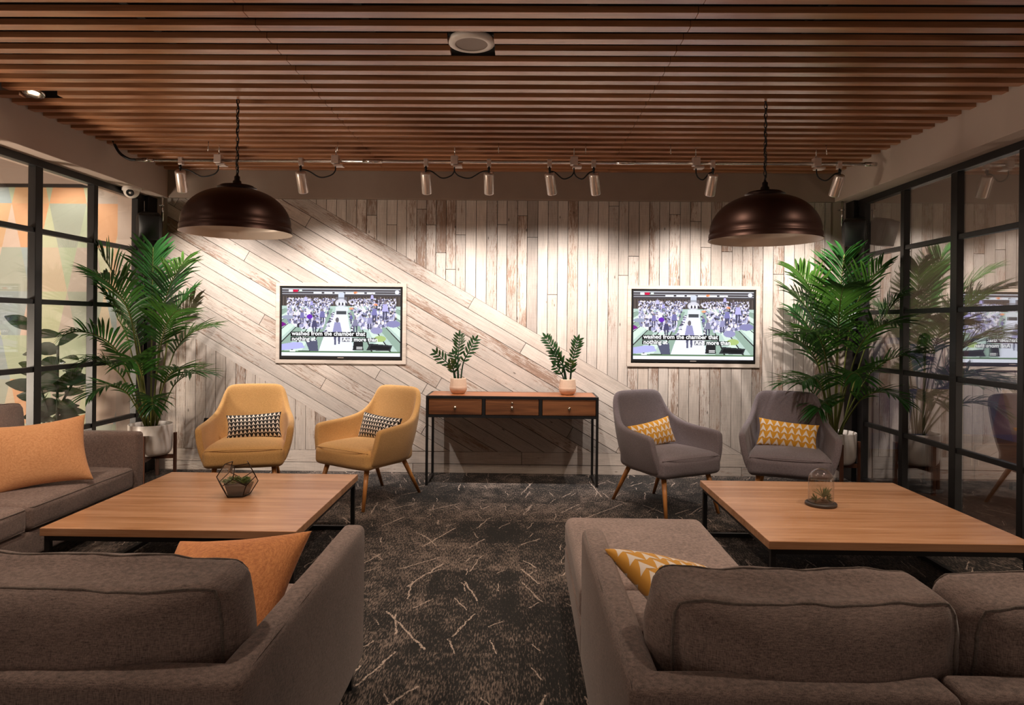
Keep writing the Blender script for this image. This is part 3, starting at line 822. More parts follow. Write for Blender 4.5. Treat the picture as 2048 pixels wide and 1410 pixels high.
# ------------------------------------------------------------------ pendant lamps
def pendant(loc, label):
    """local origin: centre of the rim"""
    t = thing('pendant_lamp', loc, label, 'pendant lamp', group='bronze dome pendant lamps')
    prof = [(.353, .0), (.350, .012), (.347, .016), (.350, .03), (.347, .045), (.341, .05)]
    for k in range(1, 15):
        a = k/14; ang = a*PI/2*.93
        prof.append((.345*math.cos(ang)**.80, .05 + .245*math.sin(ang)**1.05))
    prof += [(.125, .300), (.11, .303), (.105, .312), (.03, .317)]
    b = MB(); b.lathe(prof, 64); o = b.build('shade', M['bronze'], t)
    inn = [(r-.007, z-.004) for r, z in prof[5:-4]]
    b = MB(); b.lathe([(.353, .0), (.340, .003), (.338, .046)] + inn + [(.01, .285)], 64); b.build('lining', M['enamel'], t)
    b = MB(); b.lathe([(.045, .31), (.045, .318), (.03, .322), (.026, .345), (.018, .35), (.018, .375), (.010, .38), (.006, .40)], 24); b.build('cap', M['blackpl'], t)
    b = MB(); b.lathe([(.02, .29), (.02, .22), (.028, .20), (.033, .165), (.025, .135), (.004, .125)], 20); b.build('bulb', M['enamel'], t)
    zt = ZC - loc[2]
    b = MB(); z = .385; k = 0
    while z < zt + .03:                                 # chain of flat oval links
        pts = [(.009*math.cos(a)*(1 if k % 2 else 0), .009*math.cos(a)*(0 if k % 2 else 1), z+.019+.019*math.sin(a)) for a in [2*PI*i/10 for i in range(11)]]
        b.tube(pts, .0028, 5, caps=False); z += .031; k += 1
    b.build('chain', M['black'], t)
    b = MB(); pts = [(.008*math.sin(i*1.3), .008*math.cos(i*1.3), .39+(zt-.36)*i/24) for i in range(25)]
    b.tube(pts, .0042, 6); b.build('cable', M['cable'], t)
    return t
pendant((-1.888, 4.48, 2.028), 'bronze dome pendant hanging above the table with the geometric terrarium')
pendant((1.562, 4.43, 2.000), 'bronze dome pendant hanging above the table with the bell jar')

# ------------------------------------------------------------------ spotlight track
TY, TZ = 5.60, 2.775
t = thing('track_rail', (-.17, TY, TZ), 'chrome lighting rail hung beneath the slatted ceiling', 'lighting rail')
b = MB(); b.tube([(-3.03, 0, 0), (3.03, 0, 0)], .0125, 14); b.build('tube', M['chrome'], t)
for x in (-1.15, 0.93, -2.98, 2.95): b = MB(); b.tube([(x, 0, 0), (x+.16*(1 if abs(x) < 2 else .6), 0, 0)], .0165, 14); b.build('sleeve', M['chrome'], t)
BX = (-2.516, -1.546, -.565, .416, 1.412, 2.391)
for x in BX:
    b = MB(); b.box((x-.03, -.028, -.025), (x+.03, .03, .045)); o = b.build('junction_box', M['alu'], t, loc=(.17, 0, 0), bevel=.003)
    b = MB(); b.box((x-.01, -.028, -.045), (x+.062, .05, -.031)); b.build('box_lid', M['alu'], o)
    b = MB(); b.tube([(x, .01, .05), (x, .01, ZC-TZ+.05)], .004, 6); b.build('hanger', M['chrome'], o)
for x in (-2.55, -1.50, -.2, .5, 1.18, 2.42):
    b = MB(); b.tube([(x, -.12, .045), (x, -.10, ZC-TZ+.045)], .003, 6); b.build('ceiling_hook', M['chrome'], t, loc=(.17, 0, 0))
b = MB(); b.tube(spline([(-3.03, 0, 0), (-3.09, .0, .005), (-3.16, -.01, .05), (-3.20, -.02, .12), (-3.22, -.03, .19)], 5), .011, 8); b.build('supply_cable', M['cable'], t)
HEADS = [(-2.827, -.022, 0, 'first from the left'), (-1.831, 0, 1, 'second from the left'), (-.799, .0, 2, 'third from the left'), (-.281, 0, 2, 'fourth from the left'),
         (.216, .028, 3, 'fourth from the right'), (.576, .030, 3, 'third from the right'), (1.547, .0, 4, 'second from the right'), (2.574, -.008, 5, 'first from the right')]
for x, dx, bi, which in HEADS:
    t = thing('track_spotlight', (x, TY, TZ), 'aluminium cylinder spotlight on the chrome rail, %s' % which, 'spotlight', group='spotlights on the chrome rail')
    d = Vector((dx, .092, -.152)).normalized(); Q = d.to_track_quat('-Z', 'Y').to_matrix().to_4x4()
    b = MB(); b.box((-.017, -.022, -.04), (.017, .022, .022)); b.build('clamp', M['alu'], t, bevel=.003)
    b = MB(); b.tube([(0, -.005, -.035), (0, -.012, -.07), tuple(Vector((0, -.018, -.095)))], .007, 8); b.lathe([(.001, .012), (.014, .008), (.014, -.008), (.001, -.012)], 14, TR(0, -.012, -.06, ry=PI/2)); b.build('swivel', M['blackpl'], t)
    top = Vector((0, -.018, -.09))
    Mx = Matrix.Translation(top) @ Q
    b = MB(); b.lathe([(.006, .0), (.036, -.002), (.041, -.007), (.0425, -.02), (.0425, -.176), (.041, -.182), (.037, -.182), (.036, -.13)], 28, Mx); b.build('head', M['alu'], t)
    b = MB(); b.lathe([(.001, -.131), (.037, -.131)], 24, Mx); b.build('lamp_face', M['lamp'], t)
    bx = BX[bi]-x; sag = -.12
    b = MB(); b.tube(spline([(.0, -.01, -.075), (bx*.22, -.01, -.085), (bx*.55, 0, sag-.015), (bx*.85, .0, sag), (bx*.985, .0, -.085), (bx, .0, -.04)], 6), .0055, 8); b.build('cable', M['cable'], t)
    mouth = Vector((x, TY, TZ)) + top + d*.19
    tx = x + dx*3
    spot('track_beam', mouth, (tx, 6.6, 1.15), SPOT_W*(1.25 if abs(x) > 1 else .72), 100, 1.0, (1, .91, .83), .02)

# ------------------------------------------------------------------ things on the ceiling and soffits
t = thing('ceiling_speaker', (-.275, 3.545, ZC+.012), 'round grey ceiling speaker with pale bezel in a square opening of the slats', 'ceiling speaker')
b = MB(); b.lathe([(.084, -.014), (.092, -.018), (.118, -.012), (.122, .0), (.120, .012), (.09, .02)], 48); b.build('bezel', M['whitepl'], t)
b = MB(); b.lathe([(.0005, -.010), (.05, -.010), (.085, -.012)], 40); b.build('grille', M['grille'], t)
b = MB(); b.box((-.118, -.135, .03), (.118, .135, .034)); b.lathe([(.088, .02), (.088, .08)], 30); b.build('back_plate', M['blackpl'], t)
t = thing('recessed_downlight', (-3.20, 4.41, ZC+.03), 'small bright recessed downlight among the slats by the left soffit', 'downlight')
b = MB(); b.lathe([(.048, -.012), (.06, -.016), (.066, -.006), (.06, .06), (.045, .07)], 30, TR(0, 0, 0, rx=R(-12))); b.build('housing', M['chrome'], t)
b = MB(); b.lathe([(.0005, .02), (.034, .018)], 24, TR(0, 0, 0, rx=R(-12))); b.build('lamp_face', M['lamp'], t)
t = thing('security_camera', (-3.505, 6.06, ZS), 'white dome security camera under the left soffit', 'security camera')
b = MB(); b.lathe([(.075, 0), (.078, -.012), (.076, -.03), (.062, -.034)], 32); b.build('base', M['whitepl'], t)
b = MB(); b.lathe([(.066, -.03)] + [(.066*math.cos(a*PI/16), -.03-.066*math.sin(a*PI/16)) for a in range(1, 9)], 32); b.build('dome', M['whitepl'], t)
dl = Vector((.30, -.85, -.42)).normalized(); Q = dl.to_track_quat('Z', 'Y').to_matrix().to_4x4()
Mx = Matrix.Translation((0, 0, -.03)) @ Q
b = MB(); b.lathe([(.030, .052), (.032, .066), (.026, .072), (.022, .066)], 24, Mx); b.mi = 0; b.lathe([(.0005, .064), (.022, .066)], 20, Mx); b.build('lens', M['blackpl'], t)

def speaker(loc, rz, tilt, label, pole_dx, side=1):
    t = thing('wall_speaker', loc, label, 'loudspeaker', rz)
    b = MB(); b.soft((.20, .15, .255), .045, (.01, .03, 0), 6, TR(0, 0, 0, rx=tilt), 0); b.build('cabinet', M['blackpl'], t)
    b = MB(); b.soft((.178, .02, .232), .009, (0, .02, 0), 6, TR(0, 0, 0, rx=tilt) @ TR(0, -.086, 0)); b.build('grille', M['black'], t)
    b = MB(); b.box((-.03, .06, -.03), (.03, .13, .03)); b.box((-.016, .11, -.02), (pole_dx, .135, .02) if pole_dx > 0 else (.016, .135, .02)); b.build('bracket', M['black'], t)
    return t
speaker((-3.505, 6.36, 2.335), R(28), R(16), 'black loudspeaker high in the left corner behind the palm', .02)
speaker((3.045, 6.30, 2.32), R(-26), R(16), 'black loudspeaker high in the right corner above the palm', .02)
def conduit(x, y, z0, label, hook):
    t = thing('conduit_pipe', (x, y, z0), label, 'conduit pipe')
    b = MB(); b.tube([(0, 0, 0), (0, 0, ZS-z0)], .011, 10); b.build('tube', M['chrome'], t)
    b = MB(); b.tube([(0, 0, ZS-z0-.09), (0, 0, ZS-z0-.075)], .018, 10); b.box((-.03, -.004, ZS-z0-.088), (0, .03, ZS-z0-.078)); b.build('clip', M['chrome'], t)
conduit(-3.455, 6.50, 2.40, 'short chrome conduit pipe dropping from the left soffit', 0)
conduit(3.02, 6.50, 2.40, 'short chrome conduit pipe dropping from the right soffit', 0)
t = thing('wall_socket', (-3.00, YB-.018, .462), 'black double wall socket behind the front-facing mustard armchair', 'socket')
b = MB(); b.box((-.073, -.006, -.043), (.073, .006, .043)); b.build('plate', M['socket'], t, bevel=.003)
for sx in (-1, 1):
    b = MB(); b.box((sx*.055-.008, -.012, .012), (sx*.055+.008, -.004, .032)); b.build('rocker_switch', M['blackpl'], t)
    b = MB()
    for px, pz in ((0, .012), (-.011, -.010), (.011, -.010)): b.box((sx*.025+px-.004, -.0075, pz-.006), (sx*.025+px+.004, -.005, pz+.006))
    b.build('outlet', M['enamel'], t)

# ------------------------------------------------------------------ televisions
def paint_screen(W=320, H=180):
    """a debating chamber seen from one end, painted cell by cell; colours are linear screen light"""
    rnd = random.Random(5)
    y, x = np.mgrid[0:H, 0:W]; X = (x+.5)/W; Y = (y+.5)/H           # Y downwards
    im = np.zeros((H, W, 3))
    def put(mask, c, a=1.0): im[mask] = im[mask]*(1-a) + np.array(lin(c))*a
    def poly(pts, c, a=1.0):
        m = np.zeros((H, W), bool); n = len(pts)
        for i in range(n):
            (x1, y1), (x2, y2) = pts[i], pts[(i+1) % n]
            cond = ((y1 > Y) != (y2 > Y)); 
            with np.errstate(divide='ignore', invalid='ignore'): xi = (x2-x1)*(Y-y1)/(y2-y1)+x1
            m ^= cond & (X < xi)
        put(m, c, a)
    def ell(cx, cy, rx, ry, c, a=1.0): put(((X-cx)/rx)**2+((Y-cy)/ry)**2 < 1, c, a)
    put(np.ones((H, W), bool), '#b9cfc6')
    put(Y < .26, '#4c4340')
    for k in range(40): put((Y > .12) & (Y < .26) & (abs(X-(k+.5)/40) < .004), '#6b605b')
    for k in range(9): put(abs(Y-(.012+k*.0115)) < .004, '#dfe3ee' if k % 3 == 0 else '#55525c')
    for k in range(6): put((abs(X-(.3+.09*k)) < .035) & (abs(Y-.066) < .012), '#f4f6ff')
    put((abs(X-.5) < .025) & (Y > .06) & (Y < .24), '#cfd6e6'); put((abs(X-.5) < .05) & (Y > .13) & (Y < .26), '#77737c', .6)
    # green benches in rising rows either side
    for s in (-1, 1):
        for k in range(7):
            a = .06+.085*k; 
            f = lambda u, v: (.5+s*u, v)
            poly([f(.07+.055*k, .30), f(.10+.062*k, .30), f(.26+.16*k, .95), f(.19+.15*k, .95)], '#d3e6da' if k % 2 else '#93ab9d')
            poly([f(.100+.062*k, .30), f(.104+.062*k, .30), f(.275+.16*k, .95), f(.26+.16*k, .95)], '#2f2e30')
    # floor of the chamber
    poly([(.465, .30), (.545, .30), (.60, .86), (.62, 1), (.30, 1), (.345, .76)], '#e9ebfa')
    poly([(.345, .76), (.30, 1), (.62, 1), (.606, .80)], '#e2e8f4', .5)
    # crowd
    for i in range(1500):
        v = rnd.random()**1.3; yy = .15+.43*v
        s = rnd.choice((-1, 1)); off = .05+.075*(yy-.15)/.3
        u = off + rnd.random()**.9*(.46-off)
        if u > .20+.55*(1-v) + .14: continue
        xx = .5+s*u; sc = .006+.012*v
        c = rnd.choice(('#f3f1ff', '#cdcce6', '#a9a8ca', '#ddd9fb', '#8988ad', '#35333f', '#efe6ee', '#5f5e7e'))
        ell(xx, yy, sc*.75, sc*1.7, c, .9); 
        if rnd.random() < .5: ell(xx+sc*.2, yy-sc*1.6, sc*.4, sc*.75, rnd.choice(('#4b3d3c', '#e9d5cf', '#f5ecec')), .9)
    # table, clerks and chair at the far end
    ell(.5, .215, .05, .06, '#e8e6f2', .7)
    for k in range(6): ell(.47+.014*k, .22+.01*(k % 2), .007, .022, '#2c2a33' if k % 2 else '#f6f4ff')
    poly([(.455, .27), (.555, .27), (.562, .335), (.450, .335)], '#dfe3ea'); poly([(.458, .335), (.545, .335), (.545, .385), (.458, .385)], '#4b4e54')
    # notes and glasses along the table edges
    for k in range(34):
        v = k/33; ell(.575+.03*v+rnd.uniform(-.01, .01), .36+.33*v, .008, .010, rnd.choice(('#2a2830', '#f6f6ff', '#8b86a0')))
        ell(.435-.08*v+rnd.uniform(-.01, .01), .36+.33*v, .010, .011, rnd.choice(('#e9e6ff', '#565268', '#b7b2d6')))
    def person(px, py, s, c, lean=0, legs='#4b4a63', head='#8a7f86'):
        poly([(px-.016*s+lean, py-.05*s), (px+.016*s+lean, py-.05*s), (px+.03*s, py+.06*s), (px-.028*s, py+.06*s)], c)
        poly([(px-.02*s, py+.055*s), (px-.004*s, py+.055*s), (px-.006*s, py+.18*s), (px-.016*s, py+.18*s)], legs); poly([(px+.003*s, py+.055*s), (px+.02*s, py+.055*s), (px+.016*s, py+.17*s), (px+.007*s, py+.17*s)], legs)
        ell(px+lean, py-.075*s, .010*s, .026*s, head)
    for p in ((.17, .40, .75, '#7e79ae'), (.34, .38, .85, '#7672a6'), (.275, .52, .9, '#4d4a6b'), (.62, .50, .9, '#85839f'), (.78, .34, .9, '#7f7db4'), (.74, .47, .8, '#9391b8'), (.87, .28, 1., '#b9b4ef'), (.585, .42, .5, '#6c69a0'), (.25, .22, .5, '#a9a4e0'), (.20, .16, .5, '#c4bff5'), (.76, .12, .5, '#bdb6ee'), (.83, .17, .5, '#6a5f6c')):
        person(p[0], p[1], p[2], p[3])
    ell(.235, .42, .025, .035, '#6b2fb3'); poly([(0, .50), (.02, .51), (.04, .54), (.0, .575)], '#7a1f86')
    for p, c in (((.80, .62, .05, .05), '#9896bd'), ((.94, .52, .06, .05), '#8a88b4'), ((.05, .43, .05, .03), '#9aa0b8'), ((.06, .865, .06, .03), '#b6b6e4'), ((.14, .83, .04, .03), '#a4a4dc')): ell(*p, c)
    for cx, cy in ((.62, .06), (.79, .235), (.585, .295)): ell(cx, cy, .018, .016, '#ff9a5a', .75)
    # man walking away up the middle
    person(.468, .575, 1.45, '#9695bf', 0, '#55566f', '#6a656c')
    # foreground: seated figure, box, monitor
    poly([(0, .83), (.10, .80), (.16, .80), (.20, .88), (.12, .90), (0, .92)], '#b2b3e6'); poly([(.20, .78), (.30, .76), (.31, .94), (.24, .95)], '#55576e')
    poly([(.61, .77), (.685, .77), (.69, .91), (.60, .91)], '#252528'); put((X > .63) & (X < .68) & ((abs(Y-.865) < .006) | (abs(Y-.89) < .006)), '#f4f4f4')
    poly([(.745, .81), (.935, .835), (.915, .92), (.715, .91)], '#303236'); poly([(.755, .835), (.92, .855), (.905, .90), (.74, .895)], '#1a1b1e')
    ell(.83, .74, .05, .045, '#a9bf78')
    put(Y > .925, '#5d7a58'); put(Y > .948, '#e9ecf8')
    put((X > .07) & (X < .115) & (Y > .915) & (Y < .94), '#f2f2f5'); put((X > .14) & (X < .24) & (abs(Y-.928) < .006), '#2b2b2b')
    # corner badges: pale, red, pale
    put((X > .055) & (X < .09) & (Y > .02) & (Y < .055), '#f2f2fa'); put((X > .095) & (X < .135) & (Y > .02) & (Y < .055), '#d0204a'); put((X > .145) & (X < .17) & (Y > .022) & (Y < .052), '#dfeee6')
    ell(.97, .05, .018, .028, '#eef0ff')
    # caption boxes
    put((X > .075) & (X < .715) & (Y > .645) & (Y < .715), '#0e0e12'); put((X > .075) & (X < .235) & (Y > .722) & (Y < .785), '#0e0e12')
    put((X > .235) & (X < .27) & (Y > .722) & (Y < .785), '#3b3b44', .6); put((X > .508) & (X < .575) & (Y > .725) & (Y < .79), '#55555f', .9); put((X > .585) & (X < .80) & (Y > .725) & (Y < .79), '#1c1c22', .9)
    return im
IM = paint_screen(); SW, SH = 1.152, .655
def screen_mesh():
    H, W = IM.shape[:2]
    xs = np.linspace(-SW/2, SW/2, W+1); zs = np.linspace(SH/2, -SH/2, H+1)
    gx, gz = np.meshgrid(xs, zs); co_ = np.stack([gx, np.zeros_like(gx), gz], -1).reshape(-1, 3)
    i, j = np.mgrid[0:H, 0:W]; a = i*(W+1)+j
    q = np.stack([a, a+W+1, a+W+2, a+1], -1).reshape(-1, 4)
    me = bpy.data.meshes.new('screen'); me.from_pydata(co_.tolist(), [], q.tolist())
    at = me.color_attributes.new('picture', 'FLOAT_COLOR', 'CORNER')
    c = np.ones((H*W, 4)); c[:, :3] = IM.reshape(-1, 3)
    at.data.foreach_set('color', np.repeat(c, 4, 0).astype(np.float32).ravel()); return me
t_ = NT('screen_picture'); a_ = t_.n('Attribute', attribute_name='picture')
e_ = t_.n('Emission', {'Color': a_.outputs[0], 'Strength': TV_GAIN}); g_ = t_.n('BsdfGlossy', {'Color': (.04, .04, .04), 'Roughness': .1})
t_.t.links.new(t_.n('AddShader', {0: e_.outputs[0], 1: g_.outputs[0]}).outputs[0], t_.out.inputs[0])
M['screen'] = t_.m; M['caption'] = emit('caption_white', '#ffffff', TV_GAIN)
def text_mesh(lines):
    vs, fs = [], []
    for txt, x, z, size in lines:
        cu = bpy.data.curves.new('t', 'FONT'); cu.body = txt; cu.size = size; cu.offset = size*.022; cu.resolution_u = 3
        o = bpy.data.objects.new('t', cu); COL.objects.link(o); bpy.context.view_layer.update()
        me = bpy.data.meshes.new_from_object(o.evaluated_get(bpy.context.evaluated_depsgraph_get()))
        n = len(vs); vs += [(v.co.x+x, -.0015, v.co.y+z) for v in me.vertices]; fs += [[i+n for i in p.vertices] for p in me.polygons]
        bpy.data.objects.remove(o); bpy.data.curves.remove(cu); bpy.data.meshes.remove(me)
    m = bpy.data.meshes.new('caption'); m.from_pydata(vs, [], fs); return m
SCR = screen_mesh(); SCR.materials.append(M['screen'])
CAP = text_mesh([('washed from the chamber that', -.478, -.129, .057), ('nothing at', -.478, -.181, .057), ('And more than', .018, -.183, .055)]); CAP.materials.append(M['caption'])
def television(cx, cz, label):
    t = thing('television', (cx, YB-.0015, cz), label, 'television', group='wall televisions')
    w, h = SW/2+.011, SH/2
    b = MB(); b.box((-w-.004, -.008, -h-.030), (w+.004, 0, h+.014)); b.build('casing', M['blackpl'], t)
    b = MB()
    for lo, hi in (((-w, -.018, h), (w, -.004, h+.011)), ((-w, -.018, -h-.026), (w, -.004, -h)), ((-w, -.018, -h), (-SW/2, -.004, h)), ((SW/2, -.018, -h), (w, -.004, h))): b.box(lo, hi)
    b.build('bezel', M['black'], t)
    s = bpy.data.objects.new('screen', SCR); COL.objects.link(s); s.parent = t; s.location = (0, -.0135, 0)
    c = bpy.data.objects.new('caption', CAP); COL.objects.link(c); c.parent = s
    b = MB(); b.box((-.03, -.0195, -h-.018), (.03, -.0175, -h-.012)); b.build('badge', M['alu'], t)
    # painted timber lining round the recess belongs to the wall
    b = MB(); f = .034; a0, a1 = w+.010, w+.012+f; c0, c1 = h+.026, h+.026+f; zo = -.006
    for lo, hi in (((-a1, 0, c0+zo), (a1, .018, c1+zo)), ((-a1, 0, -c1+zo-.006), (a1, .018, -c0+zo-.006)), ((-a1, 0, -c0-.006+zo), (-a0, .018, c0+zo)), ((a0, 0, -c0-.006+zo), (a1, .018, c0+zo))): b.box(lo, hi)
    return t, b
tv, b = television(-1.750, 1.446, 'wall television on the diagonal boards at left showing a packed debating chamber'); b.build('trim_6', M['plankframe'], loc=(-1.750, YB-.024, 1.446))['kind'] = 'structure'
tv, b = television(1.649, 1.447, 'wall television on the upright boards at right showing a packed debating chamber'); b.build('trim_7', M['plankframe'], loc=(1.649, YB-.024, 1.447))['kind'] = 'structure'

# ------------------------------------------------------------------ plants
def leaflet(b, p, d, nrm, L, w, droop):
    """a long folded blade in four segments"""
    side = d.cross(nrm).normalized(); prev = None
    for k in range(5):
        s = k/4; c = p + d*(L*s) + Vector((0, 0, -droop*L*s*s)); ww = w*(.35+.9*math.sin(PI*min(1, s*.93+.07)))*.5 if k < 4 else .0006
        row = [b.bm.verts.new(c - side*ww + nrm*ww*.35), b.bm.verts.new(c), b.bm.verts.new(c + side*ww + nrm*ww*.35)]
        if prev:
            b.face([prev[0], row[0], row[1], prev[1]], smooth=True); b.face([prev[1], row[1], row[2], prev[2]], smooth=True)
        prev = row
def palm(loc, label, fronds, group, lim, seed):
    t = thing('potted_palm', loc, label, 'palm', group=group); rnd = random.Random(seed)
    z0 = .232
    b = MB(); b.lathe([(.001, z0), (.12, z0), (.155, z0+.008), (.172, z0+.03), (.180, z0+.07), (.184, z0+.275), (.182, z0+.280), (.174, z0+.278), (.168, z0+.235)], 48); b.build('pot', M['pot'], t)
    b = MB(); b.lathe([(.001, z0+.245), (.06, z0+.25), (.172, z0+.240)], 32); b.build('soil', M['soil'], t)
    for az, tilt0, plen, flen, bend, ll in fronds:
        a = math.radians(az); h = Vector((math.cos(a), math.sin(a), 0)); r0 = rnd.uniform(.01, .06)
        p = Vector((h.x*r0, h.y*r0, z0+.24)); e = math.radians(tilt0); pts = [p.copy()]
        n1 = 8
        for k in range(n1):
            p = p + (h*math.cos(e)+Vector((0, 0, math.sin(e))))*(plen/n1); pts.append(p.copy()); e -= math.radians(bend*.12)/n1*1.0
        n2 = 14; rach = []
        for k in range(n2):
            p = p + (h*math.cos(e)+Vector((0, 0, math.sin(e))))*(flen/n2); pts.append(p.copy()); rach.append((p.copy(), e)); e -= math.radians(bend)/n2
        b = MB(); b.mi = 1
        rs = [.0085*(1-.75*k/(len(pts)-1)) for k in range(len(pts))]; b.tube(pts, rs, 6)
        b.mi = 0; tw = rnd.uniform(-.25, .25)
        nl = int(flen/.030)
        for k in range(nl):
            s = (k+.5)/nl; f = s*(n2-1); i = min(n2-2, int(f)); q = rach[i][0].lerp(rach[i+1][0], f-i); ee = rach[i][1]
            tan = h*math.cos(ee)+Vector((0, 0, math.sin(ee))); sd = Vector((-h.y, h.x, 0)); nr = sd.cross(tan)*-1
            if nr.z < 0: nr = -nr
            sd = (sd*math.cos(tw)+nr*math.sin(tw)).normalized()
            L = ll*(.45+.75*math.sin(PI*(s*.86+.10)))*rnd.uniform(.9, 1.08)
            for sg in (-1, 1):
                d = (sd*sg*(.78-.25*s) + tan*(.62+.45*s) + nr*.18 + Vector((rnd.uniform(-.06, .06), rnd.uniform(-.06, .06), rnd.uniform(-.08, .05)))).normalized()
                leaflet(b, q, d, nr, L, .0185*rnd.uniform(.8, 1.2), rnd.uniform(.12, .42))
        x_lo, x_hi, y_hi = lim
        for v in b.bm.verts:                         # leaves press against the glass and the boards
            if v.co.x < x_lo: v.co.y -= (x_lo-v.co.x)*.5; v.co.x = x_lo + (x_lo-v.co.x)*.08
            if v.co.x > x_hi: v.co.y -= (v.co.x-x_hi)*.5; v.co.x = x_hi - (v.co.x-x_hi)*.08
            if v.co.y > y_hi: v.co.y = y_hi - (v.co.y-y_hi)*.3
        b.build('frond', [M['palm'], M['stem']], t, normals=False)
    return t
def plant_stand(loc, rz, label):
    t = thing('plant_stand', loc, label, 'plant stand', rz, 'walnut plant stands')
    for k in range(4):
        a = k*PI/2; Mx = Matrix.Rotation(a, 4, 'Z')
        b = MB(); b.box((.194, -.016, 0), (.220, .016, .43), Mx); b.build('leg', M['stand'], t, bevel=.003)
    for k in range(2):
        b = MB(); b.box((-.196, -.014, .195-.001*k), (.196, .014, .231-.001*k), Matrix.Rotation(k*PI/2, 4, 'Z')); b.build('crossbar', M['stand'], t, bevel=.002)
    return t
PL, PR = (-3.355, 6.14, 0), (2.80, 6.14, 0)
# azimuth, start angle, stalk length, leafy length, bend, leaflet length
LF = [(-60, 87, 1.02, .62, 20, .34), (-125, 84, 1.00, .62, 35, .36), (-30, 85, .98, .62, 45, .34), (-95, 80, .92, .66, 62, .36), (-150, 82, .80, .6, 55, .32),
      (-45, 76, .74, .66, 70, .32), (-110, 72, .66, .64, 80, .32), (-5, 78, .66, .50, 70, .30), (-75, 68, .5, .62, 85, .30), (-130, 72, .46, .56, 85, .28),
      (-35, 68, .42, .54, 85, .28), (-100, 62, .34, .52, 90, .26), (10, 74, .36, .40, 85, .25), (-60, 58, .26, .48, 90, .24), (150, 82, .7, .5, 50, .26), (60, 84, .85, .5, 40, .26)]
palm(PL, 'tall potted palm in a white pot by the left glass wall', LF, 'potted palms', (-.235, 2, .42), 21)
RF = [(-100, 88, 1.02, .60, 22, .36), (-60, 85, .96, .62, 40, .36), (-150, 84, .95, .66, 50, .36), (-110, 79, .90, .66, 64, .36), (-165, 84, .86, .55, 52, .33), (-35, 80, .84, .64, 62, .34),
      (-80, 74, .74, .66, 75, .34), (-130, 75, .68, .62, 78, .33), (-155, 79, .60, .54, 72, .31), (-50, 70, .56, .60, 80, .30), (-100, 66, .48, .6, 88, .30), (-135, 68, .42, .52, 88, .28),
      (-70, 62, .36, .52, 90, .27), (-175, 73, .34, .40, 85, .26), (-125, 60, .28, .48, 90, .25), (120, 83, .75, .5, 45, .27), (60, 84, .8, .45, 40, .24)]
palm(PR, 'tall potted palm in a white pot by the right glass wall', RF, 'potted palms', (-2, .33, .42), 22)
plant_stand((PL[0], PL[1], 0), R(12), 'dark walnut stand under the palm pot by the left glass wall')
plant_stand((PR[0], PR[1], 0), R(-8), 'dark walnut stand under the palm pot by the right glass wall')

def leaf_blade(b, p, d, nrm, L, w, cup=.15, droop=.1, seg=5):
    side = d.cross(nrm).normalized(); prev = None
    for k in range(seg+1):
        s = k/seg; ww = w*.5*math.sin(PI*min(1, .06+.94*s))**.8 if 0 < k < seg else w*.04
        c = p + d*(L*s) - Vector((0, 0, droop*L*s*s))
        row = [b.bm.verts.new(c-side*ww+nrm*ww*cup), b.bm.verts.new(c), b.bm.verts.new(c+side*ww+nrm*ww*cup)]
        if prev:
            b.face([prev[0], row[0], row[1], prev[1]], smooth=True); b.face([prev[1], row[1], row[2], prev[2]], smooth=True)
        prev = row
def zz(loc, label, stalks, seed):
    t = thing('potted_zz_plant', loc, label, 'potted plant', group='potted plants on the console'); rnd = random.Random(seed)
    prof = [(.001, 0), (.05, 0), (.062, .006), (.078, .035), (.081, .06)]
    for k in range(8): prof += [(.080-.0011*k, .066+k*.0095), (.0785-.0011*k, .0705+k*.0095)]
    prof += [(.071, .142), (.068, .144), (.064, .140), (.062, .115)]
    b = MB(); b.lathe(prof, 40); b.build('pot', M['stone'], t)
    b = MB(); b.lathe([(.001, .122), (.063, .118)], 24); b.build('soil', M['soil'], t)
    for (bx, by, tx, ty, tz, nl) in stalks:
        pts = spline([(bx, by, .115), (bx*1.1+tx*.15, by+ty*.15, .115+(tz-.115)*.45), (bx*.5+tx*.6, ty*.6, .115+(tz-.115)*.75), (tx, ty, tz)], 6)
        b = MB(); b.tube(pts, [.0075*(1-.65*i/(len(pts)-1)) for i in range(len(pts))], 7)
        N = len(pts)-1
        ax = Vector((pts[-1]-pts[0]).normalized()); view = Vector((rnd.uniform(-.5, .5), -1, .2)).normalized()
        for k in range(nl):
            s = .36+.62*k/(nl-1); f = s*N; i = min(N-1, int(f)); p = pts[i].lerp(pts[i+1], f-i); tan = (pts[i+1]-pts[i]).normalized()
            sd = tan.cross(view).normalized(); nr = sd.cross(tan).normalized()
            L = .074*(.7+.5*math.sin(PI*(k+1)/(nl+1)))*rnd.uniform(.85, 1.1)
            for sg in (-1, 1):
                d = (sd*sg*.8+tan*.75+nr*rnd.uniform(-.25, .35)).normalized(); leaf_blade(b, p, d, (nr+tan*.2).normalized(), L, .022, .2, .06, 4)
        leaf_blade(b, pts[-1], tan, nr, .06, .024, .2, 0, 4)
        b.build('stalk', M['zz'], t, normals=False)
    return t
zz((-.578, 6.27, .801), 'dark green plant in a ribbed beige pot at the left end of the console', [(-.02, 0, -.20, -.02, .37, 6), (-.005, -.01, .01, -.03, .53, 8), (.02, .0, .15, .0, .49, 7), (.0, .02, -.05, .06, .36, 5), (-.03, -.02, -.05, -.08, .28, 4)], 4)
zz((.425, 6.27, .801), 'dark green plant in a ribbed beige pot at the right end of the console', [(-.02, 0, -.20, .0, .52, 9), (-.01, -.01, -.13, -.04, .38, 6), (.025, .0, .09, .0, .50, 8), (-.03, -.01, -.12, -.06, .27, 4), (.02, -.02, .02, -.07, .30, 5)], 5)

